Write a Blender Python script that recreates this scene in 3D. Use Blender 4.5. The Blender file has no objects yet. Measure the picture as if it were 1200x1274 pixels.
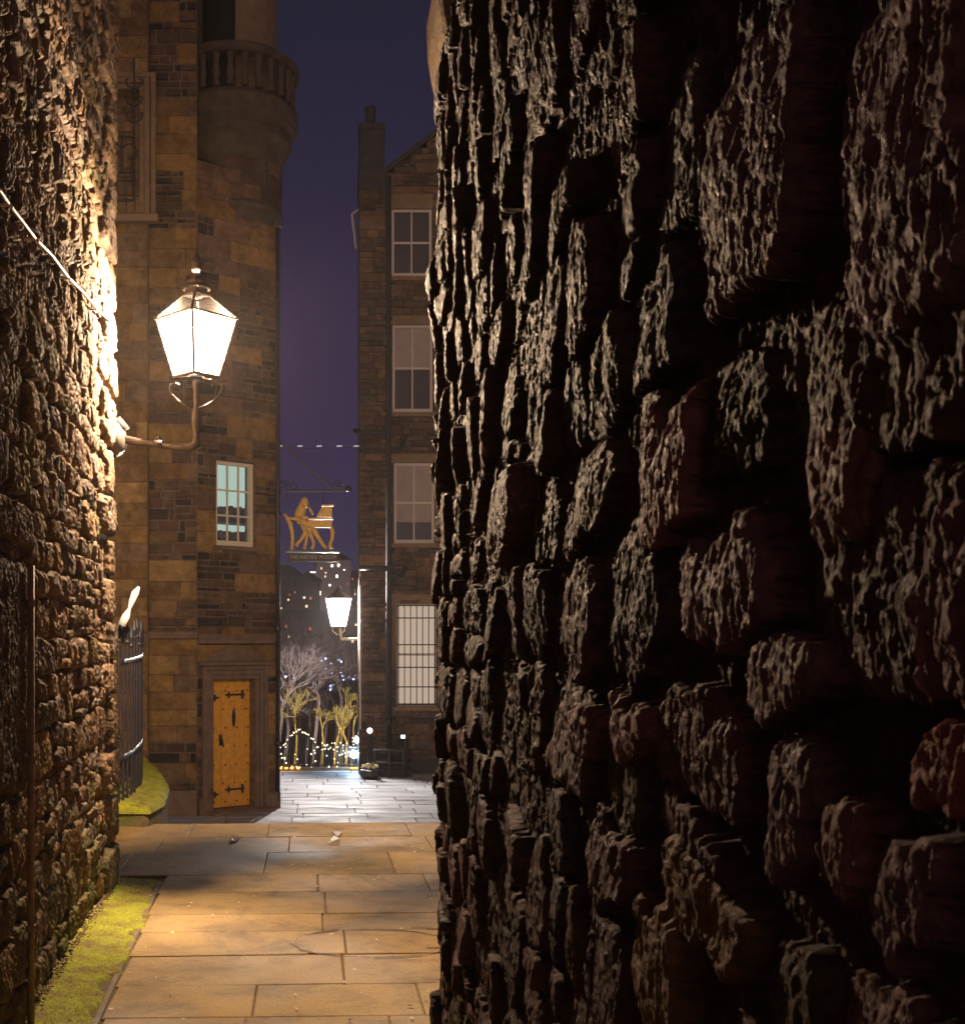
import bpy, math, random
import numpy as np
from mathutils import Vector, Matrix
R = math.radians
scene = bpy.context.scene
COL = scene.collection
F, PX, PY, EYE = 1500.0, 385.0, 800.0, 1.6
def at(px, py, D):                       # photograph pixel at depth D -> world point
    return Vector(((px-PX)/F*D, D, EYE+(PY-py)/F*D))
rng = random.Random(7)

# ------------------------------------------------------------------ materials
def new_mat(name):
    m = bpy.data.materials.new(name); m.use_nodes = True
    nt = m.node_tree
    for n in list(nt.nodes): nt.nodes.remove(n)
    out = nt.nodes.new('ShaderNodeOutputMaterial')
    b = nt.nodes.new('ShaderNodeBsdfPrincipled')
    nt.links.new(b.outputs[0], out.inputs[0])
    return m, nt, b, out
def noise(nt, scale, detail=6, rough=.6, vec=None, dist=0):
    n = nt.nodes.new('ShaderNodeTexNoise'); n.inputs['Scale'].default_value = scale
    n.inputs['Detail'].default_value = detail; n.inputs['Roughness'].default_value = rough
    n.inputs['Distortion'].default_value = dist
    if vec: nt.links.new(vec, n.inputs['Vector'])
    return n
def ramp(nt, src, stops):
    r = nt.nodes.new('ShaderNodeValToRGB'); nt.links.new(src, r.inputs[0])
    e = r.color_ramp.elements
    while len(e) > 1: e.remove(e[0])
    e[0].position = stops[0][0]; e[0].color = (*stops[0][1], 1)
    for p, c in stops[1:]:
        k = e.new(p); k.color = (*c, 1)
    return r
def mixc(nt, a, b, fac, mode='MIX'):
    m = nt.nodes.new('ShaderNodeMix'); m.data_type = 'RGBA'; m.blend_type = mode
    for sock, v in ((m.inputs[6], a), (m.inputs[7], b)):
        if hasattr(v, 'links'): nt.links.new(v, sock)
        else: sock.default_value = (*v, 1)
    if hasattr(fac, 'links'): nt.links.new(fac, m.inputs[0])
    else: m.inputs[0].default_value = fac
    return m.outputs[2]
def bump(nt, b, h, strength=.5, dist=.01):
    n = nt.nodes.new('ShaderNodeBump'); n.inputs['Strength'].default_value = strength
    n.inputs['Distance'].default_value = dist
    nt.links.new(h, n.inputs['Height']); nt.links.new(n.outputs[0], b.inputs['Normal'])
def coords(nt, scale=(1,1,1)):
    t = nt.nodes.new('ShaderNodeTexCoord'); mp = nt.nodes.new('ShaderNodeMapping')
    mp.inputs['Scale'].default_value = scale
    nt.links.new(t.outputs['Object'], mp.inputs[0]); return mp.outputs[0]

def stone_attr(name, rough=(.45,.8), sc=14, bs=.6, bd=.008, spec=.5, var=.55, moss=None, aniso=None):
    """stone whose base colour comes from the per-stone colour attribute, broken up by noise"""
    m, nt, b, _ = new_mat(name)
    v = coords(nt)
    a = nt.nodes.new('ShaderNodeAttribute'); a.attribute_name = 'Col'
    n1 = noise(nt, sc, 8, .68, v); n2 = noise(nt, sc*.28, 5, .6, v); n3 = noise(nt, sc*6, 6, .7, v)
    nb = n1 if not aniso else noise(nt, sc*1.2, 7, .7, coords(nt, aniso))
    g = ramp(nt, n1.outputs[0], [(.3,(1-var,)*3), (.7,(1+var*.5,)*3)])
    c = mixc(nt, a.outputs[0], g.outputs[0], 1, 'MULTIPLY')
    g2 = ramp(nt, n2.outputs[0], [(.35,(.72,.68,.62)), (.65,(1.2,1.14,1.08))])
    c = mixc(nt, c, g2.outputs[0], 1, 'MULTIPLY')
    if moss:
        n4 = noise(nt, 3.2, 6, .7, v); sep = nt.nodes.new('ShaderNodeSeparateXYZ'); nt.links.new(v, sep.inputs[0])
        mr = nt.nodes.new('ShaderNodeMapRange'); mr.inputs[1].default_value = moss[1]; mr.inputs[2].default_value = moss[0]
        nt.links.new(sep.outputs[2], mr.inputs[0])
        mu = nt.nodes.new('ShaderNodeMath'); mu.operation = 'MULTIPLY'
        rr = ramp(nt, n4.outputs[0], [(.4,(0,0,0)), (.6,(1,1,1))])
        nt.links.new(rr.outputs[0], mu.inputs[0]); nt.links.new(mr.outputs[0], mu.inputs[1])
        c = mixc(nt, c, (.11,.13,.02), mu.outputs[0])
    nt.links.new(c, b.inputs['Base Color'])
    rr = ramp(nt, n1.outputs[0], [(.3,(rough[1],)*3), (.7,(rough[0],)*3)])
    nt.links.new(rr.outputs[0], b.inputs['Roughness'])
    b.inputs['Specular IOR Level'].default_value = spec
    ad = nt.nodes.new('ShaderNodeMath'); ad.operation = 'ADD'
    nt.links.new(nb.outputs[0], ad.inputs[0]); nt.links.new(n3.outputs[0], ad.inputs[1])
    bump(nt, b, ad.outputs[0], bs, bd)
    return m
def plain(name, col, rough=.6, metal=0, var=.3, sc=20, bs=.2, bd=.003, spec=.5):
    m, nt, b, _ = new_mat(name)
    v = coords(nt); n1 = noise(nt, sc, 6, .65, v)
    g = ramp(nt, n1.outputs[0], [(.3, tuple(x*(1-var) for x in col)), (.7, tuple(x*(1+var*.6) for x in col))])
    nt.links.new(g.outputs[0], b.inputs['Base Color'])
    b.inputs['Roughness'].default_value = rough; b.inputs['Metallic'].default_value = metal
    b.inputs['Specular IOR Level'].default_value = spec
    if bs: bump(nt, b, n1.outputs[0], bs, bd)
    return m
def glow(name, col, strength, transp=0.0):
    m = bpy.data.materials.new(name); m.use_nodes = True; nt = m.node_tree
    for n in list(nt.nodes): nt.nodes.remove(n)
    out = nt.nodes.new('ShaderNodeOutputMaterial'); e = nt.nodes.new('ShaderNodeEmission')
    e.inputs[0].default_value = (*col, 1); e.inputs[1].default_value = strength
    if transp:
        t = nt.nodes.new('ShaderNodeBsdfTransparent'); mx = nt.nodes.new('ShaderNodeMixShader')
        mx.inputs[0].default_value = 1-transp
        nt.links.new(t.outputs[0], mx.inputs[1]); nt.links.new(e.outputs[0], mx.inputs[2]); nt.links.new(mx.outputs[0], out.inputs[0])
    else: nt.links.new(e.outputs[0], out.inputs[0])
    return m
def glass_dark(name, col=(.02,.02,.03)):
    m, nt, b, _ = new_mat(name)
    b.inputs['Base Color'].default_value = (*col, 1); b.inputs['Roughness'].default_value = .08
    b.inputs['Specular IOR Level'].default_value = .6
    return m

M = {}
M['wall_near'] = stone_attr('wet_rubble', (.40,.78), 60, 1.0, .005, .09, .5, aniso=(1,1.7,.5))
for _n in M['wall_near'].node_tree.nodes:
    if _n.type == 'BSDF_PRINCIPLED': _n.inputs['Specular Tint'].default_value = (1,.74,.72,1)
M['wall_left'] = stone_attr('rubble_left', (.68,.92), 50, .9, .006, .22, .5, moss=(0,.9))
M['masonry'] = stone_attr('tower_masonry', (.6,.9), 8, .8, .015, .3, .5)
M['masonry_far'] = stone_attr('tenement_masonry', (.6,.9), 7, .5, .015, .3, .45)
M['ashlar'] = plain('sandstone_dressed', (.25,.17,.10), .8, 0, .3, 6, .4, .006)
M['ashlar_dark'] = plain('sandstone_dark', (.10,.075,.05), .85, 0, .45, 5, .6, .01)  # darker sandstone for corbel, balusters and balcony rail
M['ashlar_red'] = plain('sandstone_red', (.19,.125,.09), .8, 0, .35, 7, .5, .008)
M['ochre'] = plain('sandstone_ochre', (.32,.19,.07), .8, 0, .3, 6, .5, .01)
M['iron'] = plain('black_iron', (.02,.02,.024), .38, .0, .4, 60, .3, .002, .6)
M['iron_old'] = plain('old_painted_iron', (.032,.029,.04), .42, 0, .6, 60, .6, .003, .6)
M['lamp_iron'] = plain('lantern_paint', (.12,.10,.09), .35, .2, .5, 50, .5, .002, .6)
M['pipe'] = plain('brown_pipe', (.26,.16,.10), .55, 0, .45, 25, .4, .003)
M['cable'] = plain('pale_cable_lit_edge', (.72,.66,.6), .5, 0, .2, 60, .2, .001)
M['white'] = plain('white_paint', (.82,.74,.58), .55, 0, .12, 30, .1, .001)
M['whitew'] = plain('white_window_paint', (.68,.62,.58), .55, 0, .12, 30, .1, .001)
M['gold'] = plain('gilded', (.85,.55,.15), .6, .1, .3, 18, .4, .004)
M['door'] = plain('varnished_oak', (.80,.38,.04), .5, 0, .25, 12, .3, .003)
M['slate'] = plain('slate', (.04,.04,.05), .7, 0, .4, 10, .4, .01)
M['dark'] = plain('dark_interior', (.012,.012,.014), .9, 0, .2, 10, 0)
M['bark'] = plain('bark', (.26,.21,.21), .85, 0, .4, 9, .6, .01)
M['bark_y'] = plain('amber_lit_bark', (.24,.19,.05), .85, 0, .4, 9, .6, .01)  # amber lamplight on the small trees painted into the bark colour
M['glass'] = glass_dark('dark_glass')
M['blind'] = plain('grey_blind', (.42,.35,.33), .8, 0, .12, 4, 0)
M['blind2'] = plain('blue_grey_blind', (.11,.11,.15), .8, 0, .12, 4, 0)
M['sign'] = plain('sign_board', (.035,.035,.04), .5, 0, .3, 20, .2)
M['letter'] = plain('sign_letter', (.38,.35,.33), .5, 0, .2, 20, 0)
M['lit_cream'] = glow('lit_blind', (1,.76,.58), .50)
M['lit_room'] = glow('lit_room', (.66,.92,.80), .62)
M['lamp_glass'] = glow('lantern_glass', (1,.88,.74), 7.0, .5)
M['far_glass'] = glow('far_lantern_glass', (.97,.93,1), 14.0, .45)
M['fairy'] = glow('fairy_bulb', (1,.84,.5), 4)
M['fairy_w'] = glow('pale_bulb', (.95,.9,1), .45)
M['blue'] = glow('blue_bulb', (.42,.5,1), 7)
M['ice'] = glow('ice_white_bulb', (.55,.82,1), 90)
M['amber'] = glow('amber_bulb', (1,.42,.06), 5)
M['win_warm'] = glow('far_window_warm', (1,.72,.42), 1.6)
M['win_white'] = glow('far_window_white', (1,.9,.85), 3.2)
M['win_red'] = glow('far_window_red', (1,.25,.18), .5)
M['petal'] = plain('petal', (.75,.66,.5), .7, 0, .1, 40, 0)
M['soil'] = plain('damp_soil', (.10,.07,.04), .9, 0, .4, 30, .3)
M['ground_dark'] = plain('night_grass', (.035,.045,.03), .95, 0, .5, 1.2, .5, .05)
M['far_stone'] = plain('far_stone', (.09,.07,.07), .9, 0, .3, .3, 0)
M['far_lit_stone'] = glow('far_facade_glow', (.42,.27,.26), .17)  # stone emits faintly, standing in for light on the facade
M['leafdark'] = plain('evergreen', (.03,.05,.025), .8, 0, .4, 10, .2)
M['pansy'] = plain('pale_flowers', (.8,.72,.45), .7, 0, .2, 30, .2)

def paving_mat():
    m, nt, b, _ = new_mat('flagstone')
    v = coords(nt)
    a = nt.nodes.new('ShaderNodeAttribute'); a.attribute_name = 'Col'
    n1 = noise(nt, 3.5, 8, .65, v, .3); n2 = noise(nt, 60, 5, .7, v); n3 = noise(nt, .9, 4, .5, v)
    g = ramp(nt, n1.outputs[0], [(.32,(.60,.57,.52)), (.5,(1,1,1)), (.7,(1.18,1.14,1.05))])
    c = mixc(nt, a.outputs[0], g.outputs[0], 1, 'MULTIPLY')
    n5 = noise(nt, 1.3, 6, .7, v, .6); g5 = ramp(nt, n5.outputs[0], [(.36,(.62,.60,.58)), (.5,(1,1,1)), (.66,(1.12,1.08,.98))])
    c = mixc(nt, c, g5.outputs[0], 1, 'MULTIPLY')
    n6 = noise(nt, 240, 2, .5, v); g6 = ramp(nt, n6.outputs[0], [(.27,(.45,.45,.45)), (.34,(1,1,1)), (.70,(1,1,1)), (.76,(1.35,1.3,1.2))])
    c = mixc(nt, c, g6.outputs[0], 1, 'MULTIPLY')
    g2 = ramp(nt, n2.outputs[0], [(.35,(.8,.8,.8)), (.65,(1.12,1.12,1.12))])
    c = mixc(nt, c, g2.outputs[0], 1, 'MULTIPLY')
    nt.links.new(c, b.inputs['Base Color'])
    r = ramp(nt, n3.outputs[0], [(.35,(.58,)*3), (.65,(.85,)*3)])
    nt.links.new(r.outputs[0], b.inputs['Roughness'])
    ad = nt.nodes.new('ShaderNodeMath'); ad.operation = 'ADD'
    nt.links.new(n1.outputs[0], ad.inputs[0]); nt.links.new(n2.outputs[0], ad.inputs[1])
    bump(nt, b, ad.outputs[0], .45, .006)
    return m
M['paving'] = paving_mat()
def court_mat():
    m, nt, b, _ = new_mat('court_stone')
    v = coords(nt)
    a = nt.nodes.new('ShaderNodeAttribute'); a.attribute_name = 'Col'
    vs = coords(nt, (.5, 2.2, 1)); n1 = noise(nt, 2.6, 7, .65, vs); n2 = noise(nt, 30, 4, .6, v)
    g = ramp(nt, n1.outputs[0], [(.35,(.62,.62,.62)), (.62,(1.15,1.15,1.15))])
    c = mixc(nt, a.outputs[0], g.outputs[0], 1, 'MULTIPLY')
    nt.links.new(c, b.inputs['Base Color'])
    r = ramp(nt, n1.outputs[0], [(.35,(.8,)*3), (.62,(.5,)*3)]); nt.links.new(r.outputs[0], b.inputs['Roughness'])
    bump(nt, b, n2.outputs[0], .5, .01)
    return m
M['court'] = court_mat()
def moss_mat():
    m, nt, b, _ = new_mat('moss')
    v = coords(nt); n1 = noise(nt, 5, 8, .7, v); n2 = noise(nt, 70, 5, .7, v)
    g = ramp(nt, n1.outputs[0], [(.34,(.15,.09,.035)), (.43,(.22,.19,.02)), (.55,(.29,.31,.012)), (.72,(.38,.37,.012))])
    g2 = ramp(nt, n2.outputs[0], [(.35,(.6,.6,.6)), (.65,(1.25,1.25,1.25))])
    c = mixc(nt, g.outputs[0], g2.outputs[0], 1, 'MULTIPLY')
    nt.links.new(c, b.inputs['Base Color']); b.inputs['Roughness'].default_value = .9
    bump(nt, b, n2.outputs[0], .9, .012)
    return m
M['moss'] = moss_mat()

# ------------------------------------------------------------------ mesh builder
def link(name, me, parent=None):
    o = bpy.data.objects.new(name, me); COL.objects.link(o)
    if parent: o.parent = parent
    return o
class MB:
    def __init__(s): s.v = []; s.f = []; s.c = []; s.T = None; s.col = (.3,.3,.3)
    def add(s, vs, fs, col=None):
        b = len(s.v); vs = [Vector(p) for p in vs]
        if s.T: vs = [s.T(p) for p in vs]
        s.v += [tuple(p) for p in vs]; s.f += [tuple(i+b for i in f) for f in fs]
        s.c += [col or s.col]*len(vs)
    def box(s, x0, x1, y0, y1, z0, z1, col=None):
        s.add([(x0,y0,z0),(x1,y0,z0),(x1,y1,z0),(x0,y1,z0),(x0,y0,z1),(x1,y0,z1),(x1,y1,z1),(x0,y1,z1)],
              [(0,3,2,1),(4,5,6,7),(0,1,5,4),(1,2,6,5),(2,3,7,6),(3,0,4,7)], col)
    def block(s, x0, x1, z0, z1, y, th, ch, col=None, jit=0):     # bevelled block facing -y
        j = lambda: rng.uniform(-jit, jit)
        a = [(x0,y,z0),(x1,y,z0),(x1,y,z1),(x0,y,z1)]
        fr = [(x0+ch+j(),y-th+j()*.4,z0+ch+j()),(x1-ch+j(),y-th+j()*.4,z0+ch+j()),(x1-ch+j(),y-th+j()*.4,z1-ch+j()),(x0+ch+j(),y-th+j()*.4,z1-ch+j())]
        s.add(a+fr, [(4,5,6,7),(0,1,5,4),(1,2,6,5),(2,3,7,6),(3,0,4,7)], col)
    def tube(s, pts, r, n=8, cap=True, sq=(1,1), col=None):
        pts = [Vector(p) for p in pts]; rs = r if hasattr(r, '__len__') else [r]*len(pts)
        vs = []; fs = []; ref = None
        for i, p in enumerate(pts):
            d = (pts[min(i+1,len(pts)-1)] - pts[max(i-1,0)]).normalized()
            if ref is None: ref = Vector((0,1,0)) if abs(d.y) < .9 else Vector((1,0,0))
            a = d.cross(ref)
            if a.length < 1e-4: a = d.cross(Vector((1,0,0)))
            a.normalize(); b = a.cross(d).normalized(); ref = b
            for k in range(n):
                t = 2*math.pi*k/n
                vs.append(p + a*math.cos(t)*rs[i]*sq[0] + b*math.sin(t)*rs[i]*sq[1])
        for i in range(len(pts)-1):
            for k in range(n):
                fs.append((i*n+k, i*n+(k+1)%n, (i+1)*n+(k+1)%n, (i+1)*n+k))
        if cap: fs += [tuple(range(n))[::-1], tuple((len(pts)-1)*n+k for k in range(n))]
        s.add(vs, fs, col)
    def lathe(s, prof, c=(0,0,0), n=16, rot=0, a0=0, a1=2*math.pi, col=None):   # profile (r,z)
        vs = []; fs = []; full = abs(a1-a0-2*math.pi) < 1e-6; m = n if full else n+1
        for r, z in prof:
            for k in range(m):
                t = a0+rot+(a1-a0)*k/n
                vs.append((c[0]+r*math.cos(t), c[1]+r*math.sin(t), c[2]+z))
        for i in range(len(prof)-1):
            for k in range(n):
                k2 = (k+1)%m if full else k+1
                fs.append((i*m+k, i*m+k2, (i+1)*m+k2, (i+1)*m+k))
        s.add(vs, fs, col)
    def prism(s, poly, y0, y1, col=None):      # polygon in x,z extruded in y
        n = len(poly)
        s.add([(x,y0,z) for x,z in poly]+[(x,y1,z) for x,z in poly],
              [tuple(range(n)), tuple(range(2*n-1,n-1,-1))]+[(i,n+i,n+(i+1)%n,(i+1)%n) for i in range(n)], col)
    def plate(s, poly, z0, z1, col=None):      # polygon in x,y extruded in z
        n = len(poly)
        s.add([(x,y,z0) for x,y in poly]+[(x,y,z1) for x,y in poly],
              [tuple(range(n))[::-1], tuple(range(n,2*n))]+[(i,(i+1)%n,n+(i+1)%n,n+i) for i in range(n)], col)
    def ball(s, c, r, n=10, m=6, sc=(1,1,1), col=None):
        prof = [(math.sin(math.pi*i/m)*r*sc[0], -math.cos(math.pi*i/m)*r*sc[2]) for i in range(m+1)]
        prof[0] = (1e-4, prof[0][1]); prof[-1] = (1e-4, prof[-1][1])
        s.lathe(prof, c, n, col=col)
    def build(s, name, mat, parent=None, smooth=False, bevel=0):
        me = bpy.data.meshes.new(name); me.from_pydata(s.v, [], s.f); me.update()
        a = me.color_attributes.new('Col', 'FLOAT_COLOR', 'POINT')
        a.data.foreach_set('color', np.array([(*c,1) for c in s.c], dtype=np.float32).ravel())
        if smooth: me.polygons.foreach_set('use_smooth', [True]*len(me.polygons))
        me.materials.append(mat)
        o = link(name, me, parent)
        if bevel:
            b = o.modifiers.new('bevel', 'BEVEL'); b.width = bevel; b.segments = 2; b.limit_method = 'ANGLE'
        return o
def tag(o, label=None, cat=None, group=None, kind=None):
    if label: o['label'] = label
    if cat: o['category'] = cat
    if group: o['group'] = group
    if kind: o['kind'] = kind
    return o
def empty(name, label, cat, group=None, loc=(0,0,0)):
    o = bpy.data.objects.new(name, None); COL.objects.link(o); o.location = loc; o.empty_display_size = .1
    return tag(o, label, cat, group)
def copy_tree(o, parent=None):
    c = o.copy(); COL.objects.link(c); c.parent = parent
    for ch in list(o.children): copy_tree(ch, c)
    return c

# ------------------------------------------------------------------ rubble height fields
def hsh(ix, iy, seed):
    h = (ix.astype(np.int64)*374761393 + iy.astype(np.int64)*668265263 + seed*974634777) & 0xffffffff
    h = ((h ^ (h >> 13))*1274126177) & 0xffffffff
    return ((h ^ (h >> 16)) & 0xffff)/65535.0
def vnoise(x, y, seed):
    ix = np.floor(x); iy = np.floor(y); fx = x-ix; fy = y-iy
    fx = fx*fx*(3-2*fx); fy = fy*fy*(3-2*fy)
    a = hsh(ix,iy,seed); b = hsh(ix+1,iy,seed); c = hsh(ix,iy+1,seed); d = hsh(ix+1,iy+1,seed)
    return (a+(b-a)*fx)*(1-fy)+(c+(d-c)*fx)*fy
def fbm(x, y, seed, o=5, g=.5, ridge=False):
    s = np.zeros_like(x); amp = 1.0; tot = 0
    for k in range(o):
        n = vnoise(x, y, seed+k*17)
        if ridge: n = 1-np.abs(2*n-1)
        s += amp*n; tot += amp; amp *= g; x = x*2.03+11.3; y = y*2.03+5.7
    return s/tot
def voro(x, y, seed):
    ix = np.floor(x); iy = np.floor(y); d1 = np.full_like(x, 9.0); d2 = np.full_like(x, 9.0); idd = np.zeros_like(x)
    for dx in (-1,0,1):
        for dy in (-1,0,1):
            cx = ix+dx; cy = iy+dy
            px = cx+hsh(cx,cy,seed)*.9; py = cy+hsh(cx,cy,seed+5)*.9
            d = np.hypot(px-x, py-y); r = hsh(cx,cy,seed+9)
            new = d < d1
            d2 = np.where(new, d1, np.minimum(d2, d)); idd = np.where(new, r, idd); d1 = np.where(new, d, d1)
    return d1, d2, idd
def layout(u0, u1, z0, z1, rg, rowh, wid):
    st = []; z = z0
    while z < z1:
        h = rg.uniform(*rowh); u = u0 - rg.uniform(0,.2)
        while u < u1:
            w = rg.uniform(*wid)
            t = rg.random()
            if t < .22 and h > rowh[0]*1.3:
                k = rg.uniform(.35,.65)
                st.append((u+w/2, z+h*k/2, w/2, h*k/2)); st.append((u+w/2, z+h*(k+1)/2, w/2, h*(1-k)/2))
            elif t < .32:
                k = rg.uniform(.4,.6)
                st.append((u+w*k/2, z+h/2, w*k/2, h/2)); st.append((u+w*(1+k)/2, z+h/2, w*(1-k)/2, h/2))
            else: st.append((u+w/2, z+h/2, w/2, h/2))
            u += w
        z += h
    return st
def rubble_field(U, Z, stones, heroes, rg, palette, depth=(.015,.05), mortar=(.10,.07,.05), seed=1, rough=.02, warp=.035, soft=.22, TU=(-.35,.35), stri=0, base=-.012, fs=1.0, drop=0, jag=1.0):
    wu = U + (fbm(U*5, Z*5, seed+1, 3)-.5)*warp*2 + (fbm(U*22, Z*22, seed+2, 4, .6)-.5)*warp*.6*jag
    wz = Z + (fbm(U*5, Z*5, seed+3, 3)-.5)*warp*2 + (fbm(U*22, Z*22, seed+4, 4, .6)-.5)*warp*.6*jag
    Hh = np.full_like(U, base) + (fbm(U*30, Z*30, seed+6, 4)-.5)*.016
    C = np.empty(U.shape+(3,), np.float32); C[:] = mortar
    uu = U[0] if U.ndim == 2 else U; zz = Z[:,0]
    allst = [(s, False) for s in stones] + [(h, True) for h in heroes]
    for s, hero in allst:
        if hero: cu, cz, hu, hz, dep, tu, tz, p, col, rot = s
        else:
            cu, cz, hu, hz = s
            if any(abs(cu-h[0]) < h[2]+hu*.05 and abs(cz-h[1]) < h[3]+hz*.05 for h in heroes): continue
            if rg.random() < drop: continue
            dep = rg.uniform(*depth); tu = rg.uniform(*TU); tz = rg.uniform(-.55,.35); p = rg.uniform(2.4,5); col = rg.choice(palette)
            k = rg.uniform(.65,1.12); col = tuple(c*k for c in col); rot = rg.uniform(-.12,.12)
        i0, i1 = np.searchsorted(uu, [cu-hu*1.5-.06, cu+hu*1.5+.06]); j0, j1 = np.searchsorted(zz, [cz-hz*1.5-.06, cz+hz*1.5+.06])
        if i1-i0 < 2 or j1-j0 < 2: continue
        sl = (slice(j0,j1), slice(i0,i1))
        a = wu[sl]-cu; b = wz[sl]-cz
        a, b = a*math.cos(rot)+b*math.sin(rot), b*math.cos(rot)-a*math.sin(rot)
        gap = .006
        A = np.abs(a)/max(hu-gap,.01); B = np.abs(b)/max(hz-gap,.01)
        r = (A**p+B**p)**(1/p)
        e = np.clip((1-r)/soft, 0, 1); prof = np.sqrt(1-(1-e)**2)
        h = (dep + a*tu*.22 + b*tz*.28)*prof + np.where(e > 0, .0, -.03) + .006*(1-r**2)*prof + min(base+.012,0)*(1-prof)
        m = (h > Hh[sl]) & (e > 0)
        Hh[sl] = np.where(m, h, Hh[sl])
        C[sl] = np.where((m & (e > .12))[...,None], np.array(col, np.float32), C[sl])
    n1 = fbm(U*14*fs, Z*12*fs, seed+20, 5, .62); n2 = fbm(U*38*fs, Z*24*fs, seed+30, 4, .62, True)
    d1, d2, idd = voro(U*26*fs+n1*1.5, Z*18*fs+n1*1.5, seed+40)
    e1, e2, ide = voro(U*70+n1*2, Z*60, seed+44)
    Hh += rough*((n1-.5)*1.5 + (n2-.5)*.8) + rough*.5*(idd-.5) + rough*.22*(ide-.5) - rough*.35*np.exp(-((d2-d1)/.10)**2)
    if stri: Hh += stri*(fbm(U*84+Z*8, Z*19+U*4, seed+70, 4, .66, True)-.5) + stri*.9*(fbm(U*170, Z*44, seed+75, 3)-.5)
    pits = fbm(U*9, Z*9, seed+50, 3); Hh -= rough*1.3*np.clip((pits-.62)/.1, 0, 1)
    t = (.75+.5*fbm(U*24, Z*24, seed+60, 4))[...,None]
    C *= t.astype(np.float32)
    return Hh, C
def grid_mesh(name, P, C, mat, parent=None):
    nz, nu = P.shape[:2]
    me = bpy.data.meshes.new(name)
    me.vertices.add(nz*nu); me.vertices.foreach_set('co', P.reshape(-1).astype(np.float32))
    idx = np.arange(nz*nu).reshape(nz, nu)
    q = np.stack([idx[:-1,:-1], idx[:-1,1:], idx[1:,1:], idx[1:,:-1]], -1).reshape(-1,4)
    me.loops.add(q.size); me.loops.foreach_set('vertex_index', q.ravel())
    me.polygons.add(len(q)); me.polygons.foreach_set('loop_start', np.arange(0,q.size,4))
    try: me.polygons.foreach_set('loop_total', np.full(len(q),4))
    except Exception: pass
    me.update(calc_edges=True)
    me.polygons.foreach_set('use_smooth', np.ones(len(q), bool))
    a = me.color_attributes.new('Col', 'FLOAT_COLOR', 'POINT')
    cc = np.ones((nz*nu,4), np.float32); cc[:,:3] = C.reshape(-1,3); a.data.foreach_set('color', cc.ravel())
    me.materials.append(mat)
    return link(name, me, parent)
def wall_path(s, p0, d0, n0, L, rad, d1, n1):
    """base line: straight along d0 for L, a rounded corner, then straight along d1.  returns pos, normal"""
    s = s[...,None]; arc = rad*math.pi/2
    p0, d0, n0, d1, n1 = (np.array(q, float) for q in (p0, d0, n0, d1, n1))
    a = np.clip((s-L)/arc, 0, 1)*math.pi/2
    c = p0 + d0*L - n0*rad
    nn = n0*np.cos(a) + d0*np.sin(a)
    pos = np.where(s < L, p0+d0*s, np.where(s < L+arc, c+nn*rad, c+nn*rad + d1*(s-L-arc)))
    return pos, nn

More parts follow.
